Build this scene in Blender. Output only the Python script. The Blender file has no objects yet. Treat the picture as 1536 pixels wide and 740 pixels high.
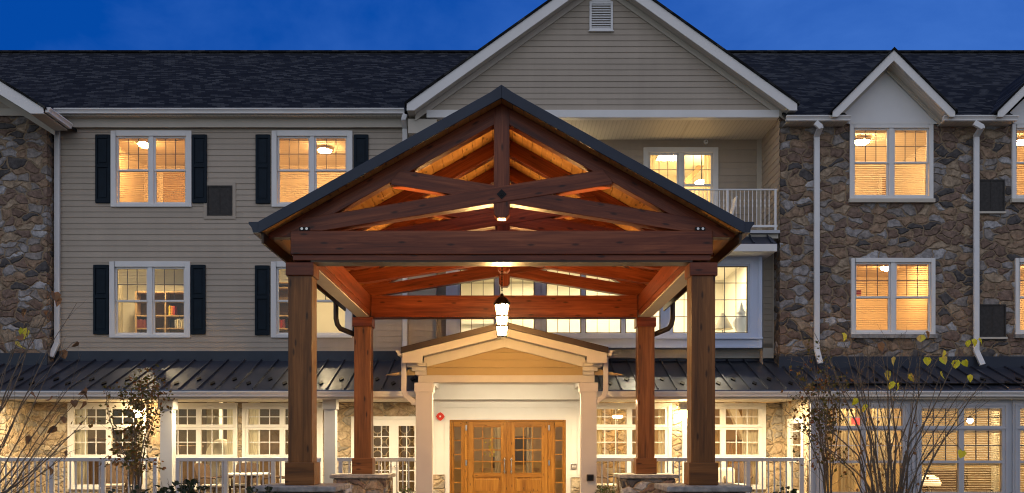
import bpy, math, random
from mathutils import Vector, Matrix
rnd = random.Random(7)
SC = bpy.context.scene
COL = SC.collection
F = 1420.0; H = 1.5; VX = 766.0; VY = 671.0          # focal length (px), eye height, vanishing point
def X(px, Y): return (px - VX) * Y / F
def Z(py, Y): return H + (VY - py) * Y / F
R = math.radians

# ------------------------------------------------------------------ camera, sky, sun, exposure
cam = bpy.data.cameras.new("Camera"); cam_o = bpy.data.objects.new("Camera", cam); COL.objects.link(cam_o)
cam_o.location = (0, 0, H); cam_o.rotation_euler = (R(90), 0, 0)
cam.sensor_width = 36; cam.lens = 36 * F / 1536; cam.shift_x = 2 / 1536; cam.shift_y = (671 - 370) / 1536
cam.clip_end = 2000; SC.camera = cam_o

SKY_WEST = (0.47, 0.48, 0.57); SKY_EAST = (0.0006, 0.050, 0.325); SKY_RIGHT = (0.055, 0.16, 0.54)
W = bpy.data.worlds.new("World"); SC.world = W; W.use_nodes = True
def world_nodes():
    nt = W.node_tree; nt.nodes.clear(); L = nt.links.new
    def n(t, **k):
        o = nt.nodes.new(t)
        for a, b in k.items(): setattr(o, a, b)
        return o
    out = n('ShaderNodeOutputWorld'); bg = n('ShaderNodeBackground'); L(bg.outputs[0], out.inputs[0])
    tc = n('ShaderNodeTexCoord'); sp = n('ShaderNodeSeparateXYZ'); L(tc.outputs['Generated'], sp.inputs[0])
    # deep blue towards the dark east (+y), pale afterglow towards the west (behind the photographer)
    r1 = n('ShaderNodeMapRange'); r1.interpolation_type = 'SMOOTHSTEP'
    r1.inputs['From Min'].default_value = 0.55; r1.inputs['From Max'].default_value = -0.35
    L(sp.outputs['Y'], r1.inputs['Value'])
    r2 = n('ShaderNodeMapRange'); r2.inputs['From Min'].default_value = -0.42; r2.inputs['From Max'].default_value = 0.5
    L(sp.outputs['X'], r2.inputs['Value'])
    no = n('ShaderNodeTexNoise'); no.inputs['Scale'].default_value = 5.5; no.inputs['Detail'].default_value = 6; no.inputs['Roughness'].default_value = .58
    no.inputs['Distortion'].default_value = .25
    mp = n('ShaderNodeMapping'); mp.inputs['Scale'].default_value = (1, 1, 1.7); mp.inputs['Location'].default_value = (.3, 0, .2)
    L(tc.outputs['Generated'], mp.inputs[0]); L(mp.outputs[0], no.inputs['Vector'])
    r3 = n('ShaderNodeMapRange'); r3.inputs['From Min'].default_value = .36; r3.inputs['From Max'].default_value = .72
    L(no.outputs['Fac'], r3.inputs['Value'])
    a = n('ShaderNodeMath', operation='MULTIPLY_ADD'); L(r3.outputs[0], a.inputs[0]); a.inputs[1].default_value = .55
    b = n('ShaderNodeMath', operation='MULTIPLY_ADD'); L(r2.outputs[0], b.inputs[0]); b.inputs[1].default_value = .85; b.inputs[2].default_value = -.36
    L(b.outputs[0], a.inputs[2])
    m1 = n('ShaderNodeMix', data_type='RGBA'); m1.inputs[6].default_value = (*SKY_EAST, 1); m1.inputs[7].default_value = (*SKY_RIGHT, 1)
    m1.clamp_factor = True; L(a.outputs[0], m1.inputs[0])
    # a physical twilight sky adds its own share
    sky = n('ShaderNodeTexSky', sky_type='NISHITA'); sky.sun_disc = False; sky.sun_elevation = R(3); sky.sun_rotation = R(200)
    sm = n('ShaderNodeMix', data_type='RGBA', blend_type='MULTIPLY'); sm.inputs[0].default_value = 1
    L(sky.outputs[0], sm.inputs[6]); sm.inputs[7].default_value = (.0006, .012, .035, 1)
    m2 = n('ShaderNodeMix', data_type='RGBA'); L(r1.outputs[0], m2.inputs[0]); L(m1.outputs[2], m2.inputs[6]); m2.inputs[7].default_value = (*SKY_WEST, 1)
    ad = n('ShaderNodeMix', data_type='RGBA', blend_type='ADD'); ad.inputs[0].default_value = 1
    L(m2.outputs[2], ad.inputs[6]); L(sm.outputs[2], ad.inputs[7])
    L(ad.outputs[2], bg.inputs[0]); bg.inputs[1].default_value = 1.0
world_nodes()
sun = bpy.data.lights.new("sun", 'SUN'); sun.energy = 0.10; sun.angle = R(50); sun.color = (1, .9, .82)
sun_o = bpy.data.objects.new("sun", sun); COL.objects.link(sun_o); sun_o.rotation_euler = (R(70), 0, R(-20)); sun_o.location = (0, -5, 20)
vs = SC.view_settings; vs.view_transform = 'Standard'; vs.look = 'None'; vs.exposure = 0.0; vs.gamma = 1.0; vs.use_curve_mapping = False
cy = SC.cycles; cy.use_denoising = True; cy.denoising_prefilter = 'NONE'; cy.filter_width = 1.1; cy.max_bounces = 7; cy.diffuse_bounces = 4; cy.glossy_bounces = 3
cy.transparent_max_bounces = 24; cy.sample_clamp_indirect = 3.0; cy.caustics_reflective = False; cy.caustics_refractive = False
POWER = dict(room=22, bay=60, lantern=65, uplight=1050, soffit=7, portico=26, sconce=8, dim=5)

# ------------------------------------------------------------------ materials
MATS = {}
def newmat(name):
    m = bpy.data.materials.new(name); m.use_nodes = True; MATS[name] = m
    nt = m.node_tree; b = nt.nodes['Principled BSDF']
    return m, nt, b, nt.links.new
def nd(nt, t, **k):
    o = nt.nodes.new(t)
    for a, b in k.items(): setattr(o, a, b)
    return o
def ramp(nt, stops, interp='LINEAR'):
    r = nt.nodes.new('ShaderNodeValToRGB'); r.color_ramp.interpolation = interp
    e = r.color_ramp.elements
    while len(e) < len(stops): e.new(.5)
    for i, (p, c) in enumerate(stops): e[i].position = p; e[i].color = (*c, 1) if len(c) == 3 else c
    return r
def paint(name, col, rough=.55, metal=0, var=.12, scale=2.5, bump=.0, bscale=120, spec=.4, boards=0):
    """painted / coated surface with slight weathering"""
    m, nt, b, L = newmat(name)
    tc = nd(nt, 'ShaderNodeNewGeometry')
    no = nd(nt, 'ShaderNodeTexNoise'); no.inputs['Scale'].default_value = scale; no.inputs['Detail'].default_value = 6
    L(tc.outputs['Position'], no.inputs['Vector'])
    r = ramp(nt, [(.3, tuple(c * (1 - var) for c in col)), (.7, tuple(min(1, c * (1 + var)) for c in col))])
    L(no.outputs['Fac'], r.inputs[0]); L(r.outputs[0], b.inputs['Base Color'])
    if boards:
        mr = nd(nt, 'ShaderNodeMapRange'); mr.inputs['To Min'].default_value = 1 - boards; mr.inputs['To Max'].default_value = 1 + boards; L(tc.outputs['Random Per Island'], mr.inputs['Value'])
        # faint run-down streaks of dirt
        mp = nd(nt, 'ShaderNodeMapping'); mp.inputs['Scale'].default_value = (5, 5, .35); L(tc.outputs['Position'], mp.inputs[0])
        ns = nd(nt, 'ShaderNodeTexNoise'); ns.inputs['Scale'].default_value = 1.0; ns.inputs['Detail'].default_value = 4; L(mp.outputs[0], ns.inputs['Vector'])
        m3 = nd(nt, 'ShaderNodeMapRange'); m3.inputs['From Min'].default_value = .3; m3.inputs['From Max'].default_value = .7; m3.inputs['To Min'].default_value = .965; m3.inputs['To Max'].default_value = 1.04; L(ns.outputs['Fac'], m3.inputs['Value'])
        mm = nd(nt, 'ShaderNodeMath', operation='MULTIPLY'); L(mr.outputs[0], mm.inputs[0]); L(m3.outputs[0], mm.inputs[1])
        mx = nd(nt, 'ShaderNodeMix', data_type='RGBA', blend_type='MULTIPLY'); mx.inputs[0].default_value = 1; L(r.outputs[0], mx.inputs[6]); L(mm.outputs[0], mx.inputs[7]); L(mx.outputs[2], b.inputs['Base Color'])
    b.inputs['Roughness'].default_value = rough; b.inputs['Metallic'].default_value = metal; b.inputs['Specular IOR Level'].default_value = spec
    if bump:
        n2 = nd(nt, 'ShaderNodeTexNoise'); n2.inputs['Scale'].default_value = bscale; n2.inputs['Detail'].default_value = 3
        L(tc.outputs['Position'], n2.inputs['Vector'])
        bp = nd(nt, 'ShaderNodeBump'); bp.inputs['Strength'].default_value = bump; bp.inputs['Distance'].default_value = .01
        L(n2.outputs['Fac'], bp.inputs['Height']); L(bp.outputs[0], b.inputs['Normal'])
    return m
paint('siding', (.425, .362, .290), .6, boards=.045, var=.05, scale=.8, bump=.25, bscale=60)
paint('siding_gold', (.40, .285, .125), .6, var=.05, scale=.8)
paint('trim', (.80, .79, .77), .5, var=.03)
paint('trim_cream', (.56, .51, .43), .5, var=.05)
paint('column_paint', (.62, .56, .50), .5, var=.03)
paint('white', (.78, .78, .78), .45, var=.03)
paint('bay_blue_cast', (.56, .64, .80), .45, var=.03)  # white paint with the bluish cast of the light put into its colour
paint('blue_gray', (.50, .52, .56), .5, var=.04)
paint('muntin', (.16, .14, .13), .5, var=.02)  # white muntins, their backlit darkness put into the colour
paint('shutter', (.004, .012, .022), .5, var=.2, scale=6, spec=.15)
paint('metal_roof', (.10, .115, .16), .34, metal=.75, var=.18, scale=1.7)
paint('metal_edge', (.030, .038, .056), .42, metal=.4, var=.12)
paint('bronze', (.060, .042, .030), .42, metal=.5, var=.15)
paint('bronze_gutter', (.34, .28, .20), .42, metal=.2, var=.08)
paint('black_iron', (.010, .010, .011), .4, metal=.6, var=.2)
paint('grille', (.048, .045, .043), .6, var=.25, scale=14, bump=.4, spec=.2)
paint('steel', (.55, .53, .50), .25, metal=1, var=.08)
paint('room_wall', (.74, .66, .52), .8, var=.03)
paint('room_pale', (.80, .76, .66), .8, var=.03)
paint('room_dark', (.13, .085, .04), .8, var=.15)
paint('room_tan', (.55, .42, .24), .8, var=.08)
paint('shelf_wood', (.36, .24, .13), .5, var=.12, scale=8)
paint('wicker', (.09, .055, .035), .7, var=.4, scale=60, bump=.6, bscale=150)
paint('alarm_red', (.60, .035, .02), .4, var=.08)
paint('bark', (.16, .125, .09), .8, var=.35, scale=30)
paint('slate', (.30, .28, .26), .75, var=.35, scale=9, bump=.9, bscale=28)
paint('asphalt', (.05, .05, .052), .85, var=.25, scale=3, bump=.4)
paint('mulch', (.05, .033, .022), .9, var=.5, scale=25, bump=1, bscale=60)
paint('paving', (.36, .33, .29), .8, var=.15, scale=3)
paint('deck', (.35, .32, .28), .8, var=.1)
paint('cushion', (.62, .56, .46), .9, var=.15, scale=14)
paint('linen', (.72, .66, .52), .9, var=.05, scale=5)
for nm, c in dict(book_red=(.30, .02, .015), book_orange=(.5, .15, .02), book_yellow=(.6, .42, .03), book_gray=(.35, .33, .3), book_maroon=(.16, .03, .025), book_cream=(.7, .6, .4)).items():
    paint(nm, c, .6, var=.08, scale=20)

def emis(name, col, s):
    m, nt, b, L = newmat(name)
    b.inputs['Base Color'].default_value = (.8, .75, .65, 1); b.inputs['Emission Color'].default_value = (*col, 1); b.inputs['Emission Strength'].default_value = s
    return m
emis('lamp_glow', (1, .54, .20), 300); emis('lamp_pale', (1, .60, .26), 330); emis('lamp_amber', (1, .50, .155), 270); emis('lantern_glow', (1, .57, .20), 560); emis('sconce_glow', (1, .66, .28), 150)
emis('exit_red', (1, .05, .04), 1.4); emis('can_glow', (1, .74, .40), 1350); emis('portico_glow', (1, .80, .50), 420); emis('room_can_glow', (1, .72, .36), 430); emis('bay_glow', (1, .80, .48), 760); emis('balcony_fill_glow', (1, .74, .38), 60); emis('shade_glow', (1, .66, .32), 1.6); emis('dim_glow', (1, .66, .28), 150); emis('lens_glow', (1, .8, .5), 4)

def m_glass():
    m, nt, b, L = newmat('glass')
    out = nt.nodes['Material Output']; nt.nodes.remove(b)
    t = nd(nt, 'ShaderNodeBsdfTransparent'); t.inputs[0].default_value = (.93, .95, .95, 1)
    g = nd(nt, 'ShaderNodeBsdfGlossy'); g.inputs['Roughness'].default_value = .02; g.inputs[0].default_value = (1, 1, 1, 1)
    fr = nd(nt, 'ShaderNodeFresnel'); fr.inputs[0].default_value = 1.5
    mx = nd(nt, 'ShaderNodeMixShader'); L(fr.outputs[0], mx.inputs[0]); L(t.outputs[0], mx.inputs[1]); L(g.outputs[0], mx.inputs[2]); L(mx.outputs[0], out.inputs[0])
m_glass()
def m_translucent(name, col, tr=.5, fold=0):
    m, nt, b, L = newmat(name); out = nt.nodes['Material Output']
    b.inputs['Base Color'].default_value = (*col, 1); b.inputs['Roughness'].default_value = .7
    t = nd(nt, 'ShaderNodeBsdfTranslucent'); t.inputs[0].default_value = (*col, 1)
    mx = nd(nt, 'ShaderNodeMixShader'); mx.inputs[0].default_value = tr
    L(b.outputs[0], mx.inputs[1]); L(t.outputs[0], mx.inputs[2]); L(mx.outputs[0], out.inputs[0])
m_translucent('blind', (.84, .76, .62), .45); m_translucent('curtain', (.74, .66, .48), .45); m_translucent('shade_cloth', (.62, .56, .42), .3)
def m_leaf(name, c1, c2, c3):
    m, nt, b, L = newmat(name); out = nt.nodes['Material Output']
    gm = nd(nt, 'ShaderNodeNewGeometry')
    r = ramp(nt, [(0, c1), (.5, c2), (1, c3)]); L(gm.outputs['Random Per Island'], r.inputs[0])
    L(r.outputs[0], b.inputs['Base Color']); b.inputs['Roughness'].default_value = .55
    t = nd(nt, 'ShaderNodeBsdfTranslucent'); L(r.outputs[0], t.inputs[0])
    mx = nd(nt, 'ShaderNodeMixShader'); mx.inputs[0].default_value = .35
    L(b.outputs[0], mx.inputs[1]); L(t.outputs[0], mx.inputs[2]); L(mx.outputs[0], out.inputs[0])
m_leaf('leaf_yellow', (.62, .66, .03), (.85, .74, .04), (.70, .50, .14))
m_leaf('leaf_brown', (.22, .11, .045), (.34, .17, .065), (.15, .085, .04))
m_leaf('leaf_autumn', (.08, .09, .016), (.16, .13, .03), (.26, .085, .02))
m_leaf('leaf_green', (.03, .06, .012), (.05, .09, .018), (.09, .13, .03))
m_leaf('leaf_dark', (.012, .028, .014), (.022, .045, .02), (.04, .05, .02))

def m_stone(name, pal, mortar, vary=1.0):
    m, nt, b, L = newmat(name)
    g = nd(nt, 'ShaderNodeNewGeometry'); sp = nd(nt, 'ShaderNodeSeparateXYZ'); L(g.outputs['Position'], sp.inputs[0])
    ad = nd(nt, 'ShaderNodeMath', operation='ADD'); L(sp.outputs['X'], ad.inputs[0]); L(sp.outputs['Y'], ad.inputs[1])
    cb = nd(nt, 'ShaderNodeCombineXYZ'); L(ad.outputs[0], cb.inputs[0]); L(sp.outputs['Z'], cb.inputs[1])
    dn = nd(nt, 'ShaderNodeTexNoise'); dn.inputs['Scale'].default_value = 3.0; dn.inputs['Detail'].default_value = 5; L(cb.outputs[0], dn.inputs['Vector'])
    sb = nd(nt, 'ShaderNodeVectorMath', operation='SUBTRACT'); L(dn.outputs['Color'], sb.inputs[0]); sb.inputs[1].default_value = (.5, .5, .5)
    scv = nd(nt, 'ShaderNodeVectorMath', operation='SCALE'); L(sb.outputs[0], scv.inputs[0]); scv.inputs['Scale'].default_value = .34
    av = nd(nt, 'ShaderNodeVectorMath', operation='ADD'); L(cb.outputs[0], av.inputs[0]); L(scv.outputs[0], av.inputs[1])
    mp = nd(nt, 'ShaderNodeMapping'); mp.inputs['Scale'].default_value = (3.05, 5.7, 1); L(av.outputs[0], mp.inputs[0])
    v1 = nd(nt, 'ShaderNodeTexVoronoi', voronoi_dimensions='2D', feature='F1'); v1.inputs['Scale'].default_value = 1; v1.inputs['Randomness'].default_value = .92
    v2 = nd(nt, 'ShaderNodeTexVoronoi', voronoi_dimensions='2D', feature='DISTANCE_TO_EDGE'); v2.inputs['Scale'].default_value = 1; v2.inputs['Randomness'].default_value = .92
    L(mp.outputs[0], v1.inputs['Vector']); L(mp.outputs[0], v2.inputs['Vector'])
    sc = nd(nt, 'ShaderNodeSeparateColor'); L(v1.outputs['Color'], sc.inputs[0])
    cr = ramp(nt, [((0, .14, .3, .46, .6, .74, .86, .95)[q], pal[q]) for q in range(8)], 'CONSTANT')
    L(sc.outputs[0], cr.inputs[0])
    # mottling inside each stone
    n1 = nd(nt, 'ShaderNodeTexNoise'); n1.inputs['Scale'].default_value = 9; n1.inputs['Detail'].default_value = 7; n1.inputs['Roughness'].default_value = .65; L(g.outputs['Position'], n1.inputs['Vector'])
    mr = nd(nt, 'ShaderNodeMapRange'); mr.inputs['From Min'].default_value = .3; mr.inputs['From Max'].default_value = .7; mr.inputs['To Min'].default_value = 1 - .5 * vary; mr.inputs['To Max'].default_value = 1 + .6 * vary; L(n1.outputs['Fac'], mr.inputs['Value'])
    mu = nd(nt, 'ShaderNodeMix', data_type='RGBA', blend_type='MULTIPLY'); mu.inputs[0].default_value = 1; L(cr.outputs[0], mu.inputs[6]); L(mr.outputs[0], mu.inputs[7])
    em = nd(nt, 'ShaderNodeMapRange', interpolation_type='SMOOTHSTEP'); em.inputs['From Min'].default_value = .02; em.inputs['From Max'].default_value = .075
    wob = nd(nt, 'ShaderNodeMath', operation='MULTIPLY_ADD'); L(n1.outputs['Fac'], wob.inputs[0]); wob.inputs[1].default_value = .06; L(v2.outputs['Distance'], wob.inputs[2])
    wo2 = nd(nt, 'ShaderNodeMath', operation='SUBTRACT'); L(wob.outputs[0], wo2.inputs[0]); wo2.inputs[1].default_value = .03
    L(wo2.outputs[0], em.inputs['Value'])
    mx = nd(nt, 'ShaderNodeMix', data_type='RGBA'); L(em.outputs[0], mx.inputs[0]); mx.inputs[6].default_value = (*mortar, 1); L(mu.outputs[2], mx.inputs[7])
    L(mx.outputs[2], b.inputs['Base Color']); b.inputs['Roughness'].default_value = .82; b.inputs['Specular IOR Level'].default_value = .3
    hr = nd(nt, 'ShaderNodeMapRange', interpolation_type='SMOOTHSTEP'); hr.inputs['From Min'].default_value = .02; hr.inputs['From Max'].default_value = .20; L(wo2.outputs[0], hr.inputs['Value'])
    h1 = nd(nt, 'ShaderNodeMath', operation='MULTIPLY_ADD'); L(n1.outputs['Fac'], h1.inputs[0]); h1.inputs[1].default_value = .55; L(hr.outputs[0], h1.inputs[2])
    h2 = nd(nt, 'ShaderNodeMath', operation='MULTIPLY_ADD'); L(sc.outputs[1], h2.inputs[0]); h2.inputs[1].default_value = .5; L(h1.outputs[0], h2.inputs[2])
    bp = nd(nt, 'ShaderNodeBump'); bp.inputs['Strength'].default_value = 1; bp.inputs['Distance'].default_value = .032
    L(h2.outputs[0], bp.inputs['Height']); L(bp.outputs[0], b.inputs['Normal'])
m_stone('stone', [(.085, .078, .078), (.175, .118, .090), (.27, .185, .125), (.235, .21, .195), (.20, .138, .108), (.29, .27, .265), (.33, .25, .175), (.38, .37, .375)], (.27, .20, .125))
m_stone('stone_lit', [(.26, .23, .19), (.36, .28, .20), (.42, .33, .23), (.34, .31, .27), (.46, .37, .26), (.40, .36, .31), (.36, .28, .19), (.50, .44, .34)], (.46, .37, .25), .7)  # same stone as above, the warm veranda light put into its palette

def m_shingle():
    m, nt, b, L = newmat('shingle')
    uv = nd(nt, 'ShaderNodeUVMap')
    br = nd(nt, 'ShaderNodeTexBrick'); br.offset = .5; br.inputs['Scale'].default_value = 1; br.inputs['Brick Width'].default_value = .21; br.inputs['Row Height'].default_value = .125
    br.inputs['Mortar Size'].default_value = .006; br.inputs['Mortar Smooth'].default_value = .3; br.inputs['Bias'].default_value = 0
    br.inputs['Color1'].default_value = (0, 0, 0, 1); br.inputs['Color2'].default_value = (1, 1, 1, 1); br.inputs['Mortar'].default_value = (.1, .1, .1, 1)
    L(uv.outputs[0], br.inputs['Vector'])
    no = nd(nt, 'ShaderNodeTexNoise'); no.inputs['Scale'].default_value = .9; no.inputs['Detail'].default_value = 5; L(uv.outputs[0], no.inputs['Vector'])
    n3 = nd(nt, 'ShaderNodeTexNoise'); n3.inputs['Scale'].default_value = 22; n3.inputs['Detail'].default_value = 4; L(uv.outputs[0], n3.inputs['Vector'])
    a = nd(nt, 'ShaderNodeMath', operation='MULTIPLY_ADD'); L(no.outputs['Fac'], a.inputs[0]); a.inputs[1].default_value = .22; 
    a2 = nd(nt, 'ShaderNodeMath', operation='MULTIPLY_ADD'); L(n3.outputs['Fac'], a2.inputs[0]); a2.inputs[1].default_value = .3; L(a.outputs[0], a2.inputs[2])
    bw = nd(nt, 'ShaderNodeRGBToBW'); L(br.outputs['Color'], bw.inputs[0])
    m5 = nd(nt, 'ShaderNodeMath', operation='MULTIPLY'); L(bw.outputs[0], m5.inputs[0]); m5.inputs[1].default_value = .8; L(m5.outputs[0], a.inputs[2])
    cr = ramp(nt, [(.22, (.0022, .0026, .0030)), (.65, (.0095, .0105, .0112)), (1.0, (.046, .048, .048))]); L(a2.outputs[0], cr.inputs[0])
    L(cr.outputs[0], b.inputs['Base Color']); b.inputs['Roughness'].default_value = .9; b.inputs['Specular IOR Level'].default_value = .2
    bp = nd(nt, 'ShaderNodeBump'); bp.inputs['Strength'].default_value = .6; bp.inputs['Distance'].default_value = .015; L(a2.outputs[0], bp.inputs['Height']); L(bp.outputs[0], b.inputs['Normal'])
m_shingle()
def m_wood(name, c1, c2, c3, rough=.42, gs=1.0):
    m, nt, b, L = newmat(name)
    uv = nd(nt, 'ShaderNodeUVMap'); oi = nd(nt, 'ShaderNodeObjectInfo')
    mp = nd(nt, 'ShaderNodeMapping'); mp.inputs['Scale'].default_value = (1.1*gs, 15*gs, 1); L(uv.outputs[0], mp.inputs[0])
    cb = nd(nt, 'ShaderNodeCombineXYZ'); ml = nd(nt, 'ShaderNodeMath', operation='MULTIPLY'); L(oi.outputs['Random'], ml.inputs[0]); ml.inputs[1].default_value = 40; L(ml.outputs[0], cb.inputs[0]); L(ml.outputs[0], cb.inputs[2])
    av = nd(nt, 'ShaderNodeVectorMath', operation='ADD'); L(mp.outputs[0], av.inputs[0]); L(cb.outputs[0], av.inputs[1])
    n1 = nd(nt, 'ShaderNodeTexNoise'); n1.inputs['Scale'].default_value = 1.0; n1.inputs['Detail'].default_value = 6; n1.inputs['Distortion'].default_value = .9; n1.inputs['Roughness'].default_value = .6; L(av.outputs[0], n1.inputs['Vector'])
    m2 = nd(nt, 'ShaderNodeMapping'); m2.inputs['Scale'].default_value = (.16, .22, 1); L(av.outputs[0], m2.inputs[0])
    n2 = nd(nt, 'ShaderNodeTexNoise'); n2.inputs['Scale'].default_value = 1.6; n2.inputs['Detail'].default_value = 3; L(m2.outputs[0], n2.inputs['Vector'])
    m3 = nd(nt, 'ShaderNodeMapping'); m3.inputs['Scale'].default_value = (.7, 6, 1); L(av.outputs[0], m3.inputs[0])
    n3 = nd(nt, 'ShaderNodeTexNoise'); n3.inputs['Scale'].default_value = 1.2; n3.inputs['Detail'].default_value = 2; L(m3.outputs[0], n3.inputs['Vector'])
    s = nd(nt, 'ShaderNodeMath', operation='MULTIPLY_ADD'); L(n2.outputs['Fac'], s.inputs[0]); s.inputs[1].default_value = .5
    s0 = nd(nt, 'ShaderNodeMath', operation='MULTIPLY'); L(n1.outputs['Fac'], s0.inputs[0]); s0.inputs[1].default_value = .55; L(s0.outputs[0], s.inputs[2])
    s2 = nd(nt, 'ShaderNodeMath', operation='MULTIPLY_ADD'); L(n3.outputs['Fac'], s2.inputs[0]); s2.inputs[1].default_value = .22; L(s.outputs[0], s2.inputs[2])
    r = ramp(nt, [(.42, c1), (.62, c2), (.84, c3)]); L(s2.outputs[0], r.inputs[0])
    mk = nd(nt, 'ShaderNodeMapping'); mk.inputs['Scale'].default_value = (1.0 / 1.1 * 1.1, .25, 1); L(av.outputs[0], mk.inputs[0])
    vk = nd(nt, 'ShaderNodeTexVoronoi', voronoi_dimensions='2D'); vk.inputs['Scale'].default_value = 1.15; L(mk.outputs[0], vk.inputs['Vector'])
    kr = nd(nt, 'ShaderNodeMapRange', interpolation_type='SMOOTHSTEP'); kr.inputs['From Min'].default_value = .025; kr.inputs['From Max'].default_value = .11; kr.inputs['To Min'].default_value = .3; kr.inputs['To Max'].default_value = 1; L(vk.outputs['Distance'], kr.inputs['Value'])
    km = nd(nt, 'ShaderNodeMix', data_type='RGBA', blend_type='MULTIPLY'); km.inputs[0].default_value = 1; L(r.outputs[0], km.inputs[6]); L(kr.outputs[0], km.inputs[7]); L(km.outputs[2], b.inputs['Base Color'])
    b.inputs['Roughness'].default_value = rough; b.inputs['Specular IOR Level'].default_value = .35
    bp = nd(nt, 'ShaderNodeBump'); bp.inputs['Strength'].default_value = .35; bp.inputs['Distance'].default_value = .006; L(s2.outputs[0], bp.inputs['Height']); L(bp.outputs[0], b.inputs['Normal'])
m_wood('timber', (.050, .010, .0035), (.160, .034, .011), (.32, .090, .032), .36)
m_wood('timber_post', (.060, .020, .004), (.180, .064, .011), (.33, .125, .030), .36)
m_wood('ceiling_plank', (.30, .13, .035), (.42, .20, .055), (.52, .27, .085), .5)
m_wood('door_wood', (.16, .062, .008), (.30, .13, .018), (.44, .21, .035), .35, 1.6)

def m_soffit(name, col, axis):
    m, nt, b, L = newmat(name)
    g = nd(nt, 'ShaderNodeNewGeometry'); w = nd(nt, 'ShaderNodeTexWave', wave_type='BANDS', bands_direction=axis); w.inputs['Scale'].default_value = 3.2; L(g.outputs['Position'], w.inputs['Vector'])
    r = ramp(nt, [(0, tuple(c * .8 for c in col)), (.12, col)]); L(w.outputs['Fac'], r.inputs[0]); L(r.outputs[0], b.inputs['Base Color']); b.inputs['Roughness'].default_value = .55
    bp = nd(nt, 'ShaderNodeBump'); bp.inputs['Distance'].default_value = .006; bp.inputs['Strength'].default_value = .25; L(w.outputs['Fac'], bp.inputs['Height']); L(bp.outputs[0], b.inputs['Normal'])
m_soffit('soffit_x', (.66, .62, .54), 'X'); m_soffit('soffit_y', (.66, .62, .54), 'Y')

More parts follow.
